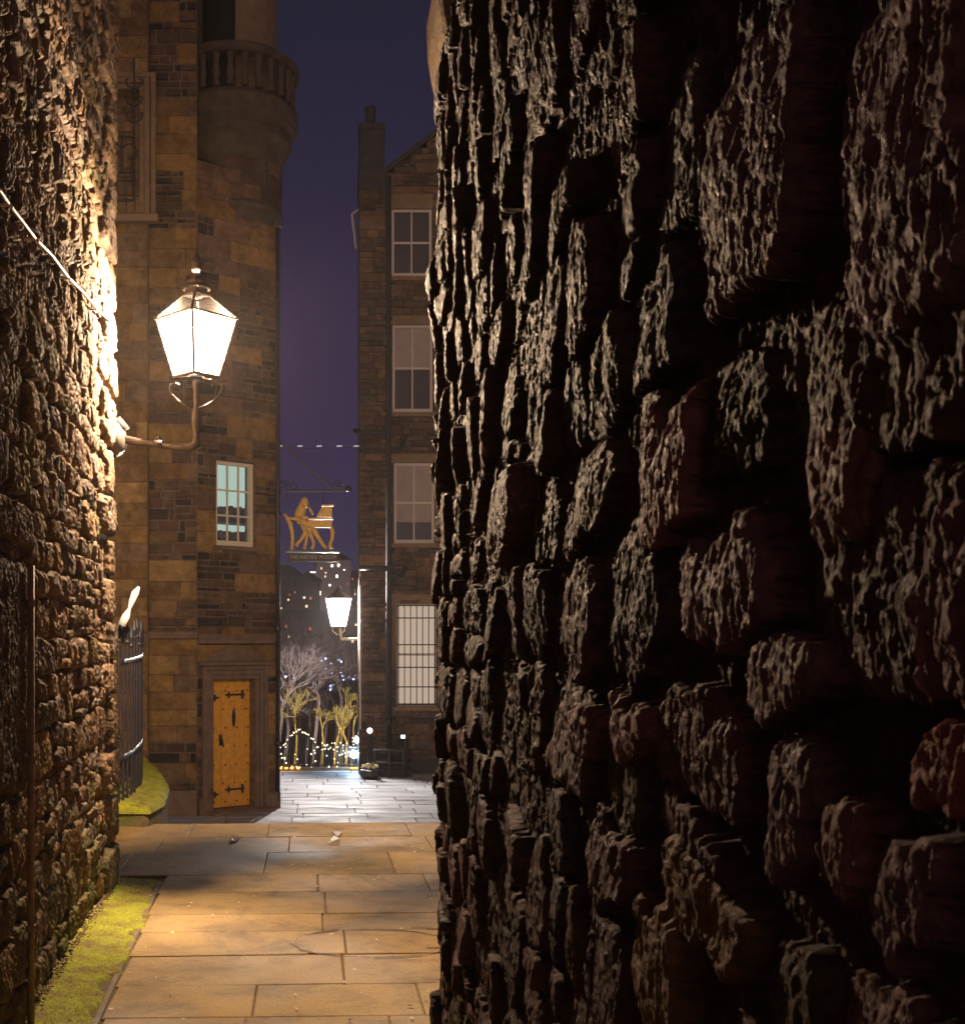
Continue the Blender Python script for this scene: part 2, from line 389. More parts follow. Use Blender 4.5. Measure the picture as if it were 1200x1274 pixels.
# --- near right wall: x = .45, faces -x, from y=.25 to y=4.15, then turns to +x
def right_wall():
    rg = random.Random(21)
    XR, Y0, YE, rad = .432, .2, 4.12, .05
    L = YE-rad-Y0
    # samples along the wall grow with distance
    us = list(np.geomspace(.62, 4.12, 760)-Y0); us = list(np.linspace(0, us[0]-.008, 40)) + us
    us = us[:-1]+list(np.linspace(us[-1]+.002, us[-1]+.16, 50))+list(np.linspace(us[-1]+.18, us[-1]+1.3, 40))
    us = np.array(sorted(us)); zs = np.concatenate([np.linspace(-.1,.3,40), np.linspace(.304,3.9,1150), np.linspace(3.92,5.6,120)])
    U, Z = np.meshgrid(us, zs)
    XS = XR-.035
    heroes = []
    def hero(x0, x1, y0, y1, dep=.05, tu=0, tz=-.5, p=5, col=(.17,.12,.10), rot=0):
        tu = tu-.35; dep = .007+(dep-.03)*.5; tz *= .5; col = (col[0]*1.2, col[1]*.8, col[2]*1.0)
        Da = F*XS/(x0-PX); Db = F*XS/(x1-PX); D = (Da+Db)/2
        za = EYE+(PY-y1)/F*D; zb = EYE+(PY-y0)/F*D
        heroes.append(((Da+Db)/2-Y0, (za+zb)/2, (Da-Db)/2, (zb-za)/2, dep, tu, tz, p, col, rot))
    br = (.19,.125,.10); gy = (.15,.12,.11); ol = (.16,.13,.05); rd = (.22,.10,.07)
    hero(1003,1176,-60,395,.05,0,-.30,5,(.17,.125,.12))
    hero(838,968,40,378,.048,0,-.30,4.5,gy)
    hero(772,846,505,672,.05,.1,-.2,7,(.24,.15,.125))
    hero(825,930,662,790,.05,0,-.2,7,(.17,.125,.12))
    hero(893,978,786,908,.055,0,-.3,2.6,gy)
    hero(1085,1215,610,880,.055,0,-.5,3.2,(.17,.11,.10),.05)
    hero(735,792,853,930,.05,0,.1,4,(.23,.15,.13))
    hero(955,1046,495,675,.035,0,-.1,3.6,(.21,.14,.11))
    hero(790,905,1045,1195,.05,0,.3,2.8,ol)
    hero(1052,1170,1055,1250,.045,0,0,4.5,gy)
    hero(908,986,925,1095,.045,0,0,4.5,gy)
    hero(1100,1210,885,1060,.05,0,0,3,rd)
    hero(688,735,870,960,.05,0,0,4,br)
    hero(580,640,590,690,.05,0,-.2,5,gy)
    hero(985,1050,995,1160,.05,0,-.1,3,br)
    hero(760,830,1110,1300,.045,0,.2,3,ol)
    st = layout(0, us[-1], -.1, 5.6, rg, (.09,.23), (.16,.46))
    pal = [(.118,.062,.070),(.092,.060,.072),(.138,.068,.074),(.082,.062,.073),(.118,.066,.052),(.155,.076,.080),(.096,.070,.038)]
    H, C = rubble_field(U, Z, st, heroes, rg, pal, (-.008,.009), (.075,.045,.042), 3, .0056, .05, .10, (-.75,-.1), .0050, -.016, 1.7, .05, 1.5)
    pos, nn = wall_path(U, (XR,Y0), (0,1), (-1,0), L, rad, (1,0), (0,1))
    # gentle bulge of the old wall, larger knob on the corner
    H = H + .012*(fbm(U*1.2, Z*1.0, 91, 3)-.5)*2 + .035*np.exp(-((U-L)/.22)**2-((Z-2.82)/.12)**2)
    P = np.zeros(U.shape+(3,)); P[...,0] = pos[...,0]+nn[...,0]*H; P[...,1] = pos[...,1]+nn[...,1]*H; P[...,2] = Z
    # the corner leans back above head height
    lean = np.clip((Z-3.45)/.5, 0, 1)*.12*np.clip((U-2.8)/1.0, 0, 1)
    P[...,0] += lean
    o = grid_mesh('rubble_wall', P, C, M['wall_near'])
    tag(o, 'dark glistening rubble wall filling the right side, close to the viewer', 'wall')
    b = MB(); b.box(XR+.12, XR+1.25, Y0, YE-.14, -.1, 5.6)
    q = b.build('wall_core', M['ashlar'], o)
right_wall()

# --- left wall
LW = lambda D: -1.217-.0357*(D-5.2)
def left_wall():
    rg = random.Random(5)
    Y0, YE, rad = .3, 8.02, .05
    d0 = Vector((-.0357,1)).normalized(); n0 = Vector((d0.y,-d0.x))
    L = (YE-Y0)/d0.y - rad
    D = np.concatenate([np.linspace(.3,4.4,90), np.geomspace(4.42,7.95,620)])
    us = (D-Y0)/d0.y; us = np.concatenate([us, np.linspace(us[-1]+.004, us[-1]+.22, 45), np.linspace(us[-1]+.25, us[-1]+1.5, 50)])
    zs = np.concatenate([np.linspace(-.15,.0,12), np.linspace(.006,5.95,1050), np.linspace(6,7.4,60)])
    U, Z = np.meshgrid(us, zs)
    heroes = []
    def hero(D0, D1, z0, z1, dep=.04, tu=0, tz=0, p=7, col=(.2,.15,.10)):
        heroes.append(((D0+D1)/2-Y0, (z0+z1)/2, (D1-D0)/2, (z1-z0)/2, dep, tu, tz, p, col, 0))
    # dressed quoins at the far end
    z = .0; k = 0
    while z < 7.3:
        h = rg.uniform(.22,.34); w = .34 if k % 2 else .58
        hero(8.06-w, 8.06, z+.01, z+h, rg.uniform(.03,.05), 0, rg.uniform(-.2,.1), 8, rg.choice([(.30,.22,.15),(.27,.19,.12),(.24,.19,.15)]))
        z += h+.012; k += 1
    hero(4.3, 5.16, 2.0, 2.17, .05, 0, 0, 10, (.2,.15,.11)); hero(4.35, 5.14, .98, 1.95, .03, 0, 0, 12, (.15,.12,.09))
    st = layout(0, us[-1], -.15, 7.4, rg, (.10,.24), (.12,.42))
    pal = [(.28,.19,.125),(.23,.18,.135),(.30,.20,.125),(.21,.17,.14),(.27,.185,.095),(.29,.22,.155),(.23,.19,.095)]
    H, C = rubble_field(U, Z, st, heroes, rg, pal, (.0,.027), (.17,.12,.075), 60, .012, .032, .16, (-.4,.4), .007, -.016, 1.6)
    pos, nn = wall_path(U, (LW(Y0),Y0), tuple(d0), tuple(n0), L, rad, (-1,0), (0,1))
    P = np.zeros(U.shape+(3,)); P[...,0] = pos[...,0]+nn[...,0]*H; P[...,1] = pos[...,1]+nn[...,1]*H; P[...,2] = Z
    P[...,0] += .018*(fbm(U*1.1, Z*.9, 191, 3)-.5)*2
    # flip winding so normals face the alley
    o = grid_mesh('rubble_wall', P[:, ::-1], C[:, ::-1], M['wall_left'])
    tag(o, 'tan rubble wall on the left, lit by the lantern fixed to its end', 'wall')
    b = MB(); b.box(-2.7, LW(.3)-.28, .3, 7.85, -.1, 7.4); b.build('wall_core', M['ashlar'], o)
left_wall()

# ------------------------------------------------------------------ near paving, moss, steps, court
def near_paving():
    rg = random.Random(11); m = MB()
    rows = [1.0,1.55,2.05,2.6,3.1,3.65,4.15,4.68,5.17,5.66,6.2,6.70,7.12,7.74,8.33,9.23,9.96,10.72]
    tilt = .045
    gx = lambda D: -.945+ -.033*(D-5.2)+.06      # right side of the mossy gutter
    for i in range(len(rows)-1):
        a, b = rows[i], rows[i+1]
        x = gx((a+b)/2) if a < 8.0 else -2.2; xe = 1.9
        if i in (9, 10) : cuts = [x, x+1.0+rg.uniform(-.2,.2)]
        else: cuts = [x]
        while cuts[-1] < xe: cuts.append(cuts[-1]+rg.uniform(.6,1.25))
        g = .0028
        for j in range(len(cuts)-1):
            x0, x1 = cuts[j]+g, cuts[j+1]-g; dz = rg.uniform(-.003,.003); dz2 = rg.uniform(-.002,.002)
            k = rg.uniform(.86,1.1); k *= .64; c = (.46*k,.305*k,.105*k*rg.uniform(.9,1.15))
            sk = .03
            def y(xx, yy): return yy + tilt*(xx-.0)
            e = .008
            vs = []
            for (xx,yy) in ((x0,a+g),(x1,a+g),(x1-sk*0,b-g),(x0,b-g)): vs.append((xx, min(y(xx,yy),10.76), -.03))
            for (xx,yy) in ((x0,a+g),(x1,a+g),(x1,b-g),(x0,b-g)): vs.append((xx, min(y(xx,yy),10.76), dz-.004))
            for (xx,yy) in ((x0+e,a+g+e),(x1-e,a+g+e),(x1-e,b-g-e),(x0+e,b-g-e)): vs.append((xx, min(y(xx,yy),10.75), dz+dz2*(1 if xx>x0+.1 else -1)))
            # keep clear of the gutter on the near part
            m.add(vs, [(8,9,10,11),(4,5,9,8),(5,6,10,9),(6,7,11,10),(7,4,8,11),(0,1,5,4),(1,2,6,5),(2,3,7,6),(3,0,4,7)], c)
    o = m.build('paving', M['paving']); tag(o, kind='structure')
    b = MB(); b.box(-2.6, 2.2, -1.5, 10.74, -.3, -.011, (.05,.04,.03)); b.box(.45,2.2,4.0,10.74,-.31,-.02,(.05,.04,.03))
    b.box(-2.2, 2.1, -1.4, 1.0, -.017, -.002, (.2,.14,.09))
    o = b.build('path', M['soil']); tag(o, kind='structure')
    # kerb line beside the gutter
    k = MB()
    D = 1.0
    while D < 7.95:
        D1 = min(D+rg.uniform(.8,1.2), 7.98)
        x0, x1 = gx(D)-.055, gx(D1)-.055
        k.plate([(x0+.015,D+.003),(x0+.045,D+.003),(x1+.045,D1-.003),(x1+.015,D1-.003)], -.03, -.002+rg.uniform(-.003,.003), (.17,.12,.06))
        D = D1
    o = k.build('kerb', M['paving'], bevel=.006); tag(o, kind='structure')
    # moss: bumpy strip between wall and kerb
    nu, nv = 500, 70
    Dg = np.linspace(1.0, 8.15, nu); V = np.linspace(0, 1, nv); DD, VV = np.meshgrid(Dg, V)
    xa = -1.217-.0357*(DD-5.2)-.05; xb = -.885-.033*(DD-5.2)+.05
    X = xa+(xb-xa)*VV
    Zz = .004+.035*(1-VV)**2 + .022*(fbm(DD*9, X*9, 7, 5)-.45) + .012*(fbm(DD*45, X*45, 8, 3)-.5)
    rag = fbm(DD*3.3, X*5, 17, 5, .6)
    Zz = Zz*(1-.6*VV) - .06*np.clip((VV-.68-.8*(rag-.33))/.16, 0, 1)
    P = np.stack([X, DD, Zz], -1); C = np.full(X.shape+(3,), .2)
    q = MB()
    for _ in range(5200):
        i, j = rg.randrange(nv), rg.randrange(200, nu)
        if Zz[i,j] < .003: continue
        x, y, z = X[i,j]+rg.uniform(-.005,.005), DD[i,j]+rg.uniform(-.01,.01), Zz[i,j]; h = rg.uniform(.003,.010); a = rg.uniform(0,6.28)
        q.add([(x-.0022*math.cos(a),y-.0022*math.sin(a),z-.003),(x+.0022*math.cos(a),y+.0022*math.sin(a),z-.003),(x+rg.uniform(-.008,.008),y+rg.uniform(-.008,.008),z+h)], [(0,1,2)])
    tag(q.build('grass', M['moss']), 'tiny blades and moss stalks in the mossy strip', 'grass', kind='stuff')
    o = grid_mesh('moss', P[:, ::-1], C, M['moss']); tag(o, 'yellow-green moss growing along the foot of the left wall', 'moss', kind='stuff')
    # grit at the foot of the wall + pale specks
    q = MB()
    for _ in range(420):
        D = rg.uniform(4.6, 8.0); x = LW(D)+.02+abs(rg.gauss(0,.022)); r = rg.uniform(.003,.009)
        q.ball((x, D, .036+r*.3), r, 6, 4, (1,1,.7))
    o = q.build('gravel', plain('grit', (.3,.21,.14), .9, 0, .5, 60, 0)); tag(o, 'small stone chips where the left wall meets the moss', 'grit', kind='stuff')
    q = MB()
    for _ in range(95):
        D = rg.uniform(4.9, 10.2); x = rg.uniform(-1.1, .95)
        x = min(x, .16*D) ; a = rg.uniform(0,6.28); r = rg.uniform(.006,.016); z = .006 if x > -.9 or D > 8.1 else .03
        q.add([(x+math.cos(a+t)*r*(1 if k % 2 else .6), D+math.sin(a+t)*r*(1 if k % 2 else .6), z+(.005 if k % 2 else .0)) for k, t in enumerate((0,1.2,2.3,3.6,5.0))], [(0,1,2,3,4)])
    o = q.build('litter', M['petal']); tag(o, 'pale petals and specks scattered over the flagstones', 'litter', kind='stuff')
    # worn chisel marks on the flags
    q = MB()
    for t in range(26):
        a = R(20+t*12.2); x = .33+.42*math.cos(a)*(1+.03*rg.uniform(-1,1)); D = 6.42+.30*math.sin(a)
        if rg.random() < .2: continue
        l = rg.uniform(.025,.06); w = rg.uniform(.006,.012); th = a+math.pi/2+rg.uniform(-.4,.4)
        dx, dy = math.cos(th)*l, math.sin(th)*l*.7
        q.add([(x-dx,D-dy-w,.0045),(x+dx,D+dy-w*.6,.0045),(x+dx*1.1,D+dy+w,.0045),(x-dx*.8,D-dy+w,.0045)], [(0,1,2,3)])
    for (x0, D0, l) in ((.62,6.75,.05),(.70,6.72,.05),(.78,6.7,.04),(.66,6.3,.05),(.75,6.28,.05)):
        q.add([(x0-l,D0,.0045),(x0+l,D0+.01,.0045),(x0+l,D0+.03,.0045),(x0-l,D0+.02,.0045)], [(0,1,2,3)])
    o = q.build('worn_marks', plain('worn_mark', (.13,.085,.05), .9, 0, .2, 30, 0)); tag(o, 'ring of worn dark chisel marks cut in a flagstone', 'marks', kind='stuff')
near_paving()
def little_things():
    p = at(417,1045,9.8); m = MB(); r = rng
    m.add([(p.x-.03,9.65,.012),(p.x+.03,9.68,.03),(p.x+.035,9.78,.012),(p.x-.01,9.80,.035),(p.x-.04,9.74,.014)], [(0,1,2,3,4)])
    m.add([(p.x-.06,9.60,.010),(p.x-.02,9.62,.02),(p.x-.02,9.66,.014),(p.x-.055,9.65,.010)], [(0,1,2,3)])
    tag(m.build('paper_scrap', plain('paper', (.85,.85,.85), .6, 0, .05, 30, 0)), 'crumpled white paper scrap lying on the flagstones', 'litter')
    for n, (px, py, lab) in enumerate(((292,1046,'dark curled leaf lying on the far flagstones, left of the white scrap'),(419,1040,'dark leaf stuck beside the white paper scrap'))):
        D = 2400/(py-800); x = (px-PX)/F*D; m = MB(); pts = []
        for k in range(9):
            t = k/9*6.28; pts.append((x+.035*math.cos(t)+.02*math.sin(2*t), D+.13*math.sin(t)+.02*math.cos(3*t), .008+.012*(k % 2)))
        m.add(pts, [tuple(range(9))]); tag(m.build('fallen_leaf', M['pipe']), lab, 'leaf')
little_things()

def court_and_steps():
    rg = random.Random(3)
    s = MB()
    for i in range(6):
        D0 = 10.76+i*.36
        s.box(-3.4, 3.0, D0+(.004 if i else 0), D0+.36, -1.2, -.0-(i+1)*.166, (.3,.22,.15))
    s.box(-3.4,3.0,10.70,10.755,-1.2,-.03,(.3,.22,.15))
    o = s.build('steps', M['paving'], bevel=.012); tag(o, kind='structure')
    m = MB(); D = 12.93
    while D < 24.55:
        d = rg.uniform(.32,.6); x = -7+rg.uniform(0,.4)
        while x < 7:
            w = rg.uniform(.6,1.3); k = rg.uniform(.8,1.1)
            m.block(0,0,0,0,0,0,0) if False else None
            e = .008; z = -1.0+rg.uniform(-.004,.004)
            b = min(D+d, 24.6)
            m.add([(x+.006,D+.006,z-.02),(x+w-.006,D+.006,z-.02),(x+w-.006,b-.006,z-.02),(x+.006,b-.006,z-.02),
                   (x+.006+e,D+.006+e,z),(x+w-.006-e,D+.006+e,z),(x+w-.006-e,b-.006-e,z),(x+.006+e,b-.006-e,z)],
                  [(4,5,6,7),(0,1,5,4),(1,2,6,5),(2,3,7,6),(3,0,4,7)], (.33*k,.345*k,.39*k))
            x += w
        D += d
    o = m.build('pavement', M['court']); tag(o, kind='structure')
    b = MB(); b.box(-8,8,12.9,24.7,-1.4,-1.016,(.07,.06,.06)); tag(b.build('ground', M['court']), kind='structure')
    # ground beyond, falling away
    xs = np.concatenate([-np.geomspace(900,6,26), np.linspace(-5,5,18), np.geomspace(6,900,26)]); ys = np.concatenate([np.linspace(24.7,60,30), np.geomspace(64,1500,30)])
    Xg, Yg = np.meshgrid(xs, ys)
    Zg = -1.3 - 6.2*np.clip((Yg-24.7)/38,0,1)**.8 + .25*(fbm(Xg*.3, Yg*.3, 5, 4)-.5)*np.clip((Yg-24.7)/4,0,1)
    o = grid_mesh('ground', np.stack([Xg,Yg,Zg],-1), np.full(Xg.shape+(3,), .1), M['ground_dark']); tag(o, kind='structure')
    b = MB(); b.box(-40,-8,-5,24.7,-1.4,-1.05); b.box(8,40,-5,24.7,-1.4,-1.05); b.box(-40,40,-40,-1.5,-1.4,-.02)
    o = b.build('ground', M['ground_dark']); tag(o, kind='structure')
court_and_steps()

# ------------------------------------------------------------------ masonry
def subtract(rect, holes):
    rs = [rect]
    for h in holes:
        out = []
        for (a,b,c,d) in rs:
            if h[0] >= b or h[1] <= a or h[2] >= d or h[3] <= c: out.append((a,b,c,d)); continue
            if a < h[0]: out.append((a,h[0],c,d))
            if b > h[1]: out.append((h[1],b,c,d))
            aa, bb = max(a,h[0]), min(b,h[1])
            if c < h[2]: out.append((aa,bb,c,h[2]))
            if d > h[3]: out.append((aa,bb,h[3],d))
        rs = out
    return rs
def masonry(m, rg, u0, u1, z0, z1, holes, mode='mixed', y=0, th=.3, mort=(.20,.155,.115)):
    """stone facing towards -y in the local frame of m.T"""
    for (a,b,c,d) in subtract((u0,u1,z0,z1), holes): m.box(a,b,y,y+th,c,d,mort)
    def put(a,b,c,d,col,proud,jit):
        for (p,q,r_,s) in subtract((a,b,c,d), holes):
            if q-p < .03 or s-r_ < .025: continue
            m.block(p+.004,q-.004,r_+.004,s-.004,y,proud,min(.008,(q-p)*.2,(s-r_)*.2),col,jit)
    och = [(.33,.21,.07),(.28,.175,.065),(.35,.235,.10),(.24,.155,.07),(.24,.165,.10)]
    drk = [(.10,.065,.052),(.05,.038,.038),(.13,.08,.058),(.035,.03,.034),(.15,.095,.066),(.18,.12,.055),(.115,.085,.05),(.12,.075,.06)]
    if mode == 'far': drk = [(.16,.105,.075),(.12,.085,.07),(.19,.12,.08),(.09,.075,.07),(.15,.11,.08),(.13,.09,.08)]
    z = z0
    while z < z1-.02:
        h = min(rg.uniform(.24,.34) if mode != 'far' else rg.uniform(.16,.3), z1-z); u = u0
        while u < u1-.01:
            w = min(rg.uniform(.3,.85) if mode != 'far' else rg.uniform(.25,.6), u1-u)
            if u1-(u+w) < .12: w = u1-u
            smooth_p = {'mixed':.42,'ashlar':1.0,'far':.12,'redmix':.30}[mode]
            if mode in ('mixed','redmix'): smooth_p = 1.0 if float(fbm(np.array([u*1.7+9.1+w]), np.array([z*1.15+3.3]), 12 if mode == 'mixed' else 14, 2)[0]) > .47 else .10
            if rg.random() < smooth_p:
                k = rg.uniform(.8,1.15); c = rg.choice(och)
                if mode == 'redmix': c = rg.choice([(.24,.15,.09),(.30,.19,.08),(.20,.13,.09),(.32,.20,.075)])
                if mode == 'far': c = rg.choice([(.2,.13,.085),(.17,.12,.08)])
                put(u,u+w,z,z+h,tuple(x*k for x in c),.012,.002)
            else:
                n = 2 if h < .27 else rg.choice((2,3)); zz = z
                for i in range(n):
                    hh = (z+h-zz)/(n-i)*(rg.uniform(.6,1.4) if i < n-1 else 1); uu = u
                    while uu < u+w-.01:
                        ww = min(rg.choice((rg.uniform(.1,.2),rg.uniform(.18,.34),rg.uniform(.3,.55))), u+w-uu)
                        if u+w-(uu+ww) < .07: ww = u+w-uu
                        k = rg.uniform(.75,1.25); jj = .009 if mode != 'far' else .004; put(uu+jj,uu+ww-jj,zz+jj,zz+hh-jj,tuple(x*k for x in rg.choice(drk)),rg.uniform(.008,.035),.011)
                        uu += ww
                    zz += hh
            u += w
        z += h

def frame_T(p0, p1):
    """local frame: x from p0 towards p1, -y is outward (to the viewer side)"""
    p0 = Vector((p0[0],p0[1],0)); p1 = Vector((p1[0],p1[1],0)); dx = (p1-p0).normalized(); dy = Vector((-dx.y,dx.x,0))
    return (lambda v: p0+dx*v.x+dy*v.y+Vector((0,0,v.z))), (p1-p0).length
def sash(parent, T, u0, u1, z0, z1, y, cols, rows, mat_frame, panes, fw=.045, bw=.022, name='window'):
    """a sash window; panes = list of (row range, material)"""
    m = MB(); m.T = T
    m.box(u0,u0+fw,y-.03,y+.05,z0,z1); m.box(u1-fw,u1,y-.03,y+.05,z0,z1)
    m.box(u0+fw,u1-fw,y-.028,y+.05,z1-fw,z1); m.box(u0+fw,u1-fw,y-.034,y+.05,z0,z0+fw*1.5)
    w = m.build(name, mat_frame, parent)
    b = MB(); b.T = T
    iu0, iu1, iz0, iz1 = u0+fw, u1-fw, z0+fw*1.5, z1-fw
    for i in range(1, cols):
        u = iu0+(iu1-iu0)*i/cols; b.box(u-bw/2,u+bw/2,y-.008,y+.02,iz0,iz1)
    for j in range(1, rows):
        z = iz0+(iz1-iz0)*j/rows; t = bw*(1.5 if j*2 == rows else 1)
        b.box(iu0,iu1,y-.011,y+.02,z-t/2,z+t/2)
    b.build('glazing_bar', mat_frame, w)
    for (f0, f1, mt) in panes:
        g = MB(); g.T = T; g.box(iu0,iu1,y+.024,y+.03,iz0+(iz1-iz0)*f0,iz0+(iz1-iz0)*f1); g.build('pane', mt, w)
    return w

def museum():
    rg = random.Random(31)
    root = empty('stone_tower', 'tall old stone stair tower with yellow plank door and corbelled balcony', 'tower', loc=(-1.5,19,-1))
    root.location = (0,0,0)
    A = (-2.43,18.2); B = (-1.70,18.2); Cc = (-.535,19.08); E = (-.86,23.5)
    zb, zt = -1.02, 11.0
    w = MB()
    # ---- frontal strip
    T1, L1 = frame_T(A, B); w.T = T1
    masonry(w, rg, 0, L1, zb, zt+2.5, [], 'mixed')
    # ---- angled facet with door and window
    T2, L2 = frame_T(B, Cc); w.T = T2
    f = lambda px: (px-245)/98*L2
    zz = lambda py, D=18.65: EYE+(PY-py)/F*D
    door = (f(264), f(316), -1.0, zz(845)); win = (f(268), f(317), zz(680), zz(574))
    masonry(w, rg, 0, L2, zb, 8.9, [door, win], 'redmix')
    # ---- side, going back
    T3, L3 = frame_T(Cc, E); w.T = T3
    masonry(w, rg, 0, L3, zb, 8.9, [], 'redmix')
    # ---- ashlar wing on the left, standing a little forward
    T0, L0 = frame_T((-5.2,18.08), (-2.43,18.08)); w.T = T0
    gw = (L0-.62-1.0, L0-.12, 8.3, 9.9)
    masonry(w, rg, 0, L0, -.6, 13.6, [gw], 'ashlar', mort=(.24,.16,.08))
    w.box(0, L0, -.05, .0, -.62, -.1, (.07,.06,.06)); 
    w.box(gw[0],gw[1],.26,.3,gw[2],gw[3],(.25,.17,.09))
    w.T = None
    w.box(-2.43,-2.425+.002,18.08,18.3,-.6,13.6,(.24,.16,.08))
    wall = w.build('wall', M['masonry'], root)
    # ---- string course and plinth
    s = MB(); s.T = T1; s.box(-.0,L1+.02,-.07,-.028,zz(795),zz(786)); s.T = T2; s.box(.0,L2+.04,-.07,-.026,zz(799),zz(789))
    for TT, q in ((T1,(0,L1+.01,-.10,-.03,zb,-.62)),(T2,(0,f(258),-.10,-.03,zb,-.75)),(T2,(f(326),L2+.03,-.10,-.03,zb,-.75))):
        pl = MB(); pl.T = TT; pl.box(*q); pl.build('plinth', M['ashlar_red'], root, bevel=.015)
    s.build('string_course', M['ashlar_red'], root, bevel=.012)
    # ---- door surround
    s = MB(); s.T = T2
    u0, u1, z0, z1 = door
    for k,(o,pr) in enumerate(((.0,.035),(.07,.055),(.14,.075))):
        s.box(u0-o-.07,u0-o-.002,-pr,.2 if k == 0 else -.001,z0,z1+o+.0695); s.box(u1+o+.002,u1+o+.07,-pr,.2 if k == 0 else -.001,z0,z1+o+.0695)
        s.box(u0-o-.002,u1+o+.002,-pr-.001,.2 if k == 0 else -.001,z1+o+.001,z1+o+.07)
    s.box(u0-.26,u1+.26,-.12,-.03,z1+.215,z1+.27); 
    n = 10
    poly = [(u0-.22,z1+.272)]+[(u0-.22+(u1-u0+.44)*t/n, z1+.275+.24*math.sin(math.pi*t/n)) for t in range(1,n)]+[(u1+.22,z1+.272)]
    s.prism(poly,-.05,-.03)
    s.box(u0-.30,u1+.30,-.11,-.028,z1+.55,z1+.61)
    s.build('door_surround', M['ashlar_red'], root, bevel=.01)
    # threshold
    s = MB(); s.T = T2; s.box(u0-.15,u1+.2,-.30,.25,-1.02,-.955); s.build('threshold', M['ashlar_red'], root, bevel=.02)
    # ---- the door
    y = .13; us = [u0+.004, u0+(u1-u0)*.30, u0+(u1-u0)*.62, u0+(u1-u0)*.86, u1-.004]
    m = MB(); m.T = T2
    for i in range(4): m.box(us[i]+.004,us[i+1]-.004,y,y+.05,z0+.06,z1-.004)
    m.box(u0,u1,y+.02,y+.06,z0+.055,z1-.004)
    dr = m.build('door', M['door'], root, bevel=.004)
    h = MB(); h.T = T2; W = u1-u0; H = z1-z0
    for fz in (.86,.13):
        h = MB(); h.T = T2; z = z0+H*fz
        h.box(u0+W*.0,u0+W*.24,y-.012,y-.001,z-.014,z+.014); h.box(u0+W*.13,u0+W*.17,y-.014,y-.001,z-.05,z+.05); h.build('hinge', M['iron'], dr)
    for fz in (.88,.16):
        h = MB(); h.T = T2; z = z0+H*fz
        h.box(u0+W*.40,u0+W*.86,y-.012,y-.001,z-.015,z+.015); h.box(u0+W*.46,u0+W*.5,y-.014,y-.001,z-.05,z+.05); h.box(u0+W*.78,u0+W*.83,y-.014,y-.001,z-.07,z+.07)
        h.build('hinge', M['iron'], dr)
    for i in range(7):
        for j in range(4):
            u = u0+W*(.08+.27*j)+(.0 if i % 2 else .05)*W; z = z0+H*(.07+.14*i); 
            if u < u1-.03:
                h = MB(); h.T = T2; h.box(u-.011,u+.011,y-.012,y-.001,z-.011,z+.011); h.build('stud', M['iron'], dr)
    h = MB(); h.T = T2; h.box(u0+W*.25,u0+W*.31,y-.02,y-.001,z0+H*.5,z0+H*.58); h.tube([(u0+W*.28,y-.03,z0+H*.55),(u0+W*.28,y-.06,z0+H*.55),(u0+W*.30,y-.06,z0+H*.50)],.012); h.build('handle', M['iron'], dr)
    h = MB(); h.T = T2; c = (u0+W*.60, z0+H*.70)
    h.prism([(c[0]+.034*math.cos(t)*abs(math.cos(t))**.3, c[1]+.14*math.sin(t)) for t in [k*6.283/16 for k in range(16)]], y-.008, y-.001); h.build('peephole', M['iron'], dr)
    # ---- lit window, deep reveal
    u0, u1, z0, z1 = win
    ww = sash(root, T2, u0+.01, u1-.01, z0+.01, z1-.01, .09, 3, 3, M['white'], [(0,1,M['glass_clear'])], .05, .025)
    r_ = MB(); r_.T = T2
    r_.box(u0-.05,u1+.78,.95,.97,z0-.3,z1+.3); r_.box(u0-.05,u0-.03,.32,.94,z0-.3,z1+.3); rm = r_.build('room_wall', M['lit_room'], ww)
    b = MB(); b.T = T2
    for j, zf in enumerate((.02,.32)):
        b.box(u0+.32,u1+.75,.55,.85,z0+(z1-z0)*zf,z0+(z1-z0)*zf+.02)
        u = u0+.34
        while u < u1+.7:
            d = rg.uniform(.025,.05); b.box(u,u+d-.003,.58,.8,z0+(z1-z0)*zf+.02,z0+(z1-z0)*zf+.02+rg.uniform(.2,.27)); u += d
    b.build('bookshelf', plain('books', (.10,.10,.13), .7, 0, .8, 14, 0), ww)
    b = MB(); b.T = T2; b.tube([(u0,.3,z0+.30),(u0+.42,.3,z0+.02)], .022); b.build('handrail', M['iron'], ww)
    s = MB(); s.T = T2; s.box(u0-.06,u1+.06,-.05,.07,z0-.07,z0-.003); s.build('window_sill', M['ashlar_red'], ww, bevel=.008)
    # ---- corbelling: rings that grow outwards under the balcony
    c = (-1.22,19.32,0); s = MB()
    zc = zz(262,19.0); 
    prof = [(.70,zc-.25),(.74,zc-.12),(.80,zc-.08),(.80,zc),(.755,zc+.03),(.76,zc+.7),(.80,zc+.85),(.86,zc+1.0),(.93,zc+1.08),(.93,zc+1.13),(.88,zc+1.15),(.88,zc+1.20),(.99,zc+1.30),(1.03,zc+1.42),(1.03,zc+1.58),(.96,zc+1.66),(.9,zc+1.70),(.2,zc+1.70)]
    s.lathe(prof, c, 40)
    s.build('corbel', M['ashlar_dark'], root, smooth=False)
    zbl = zc+1.70
    # squared stones let into the drum
    q = MB()
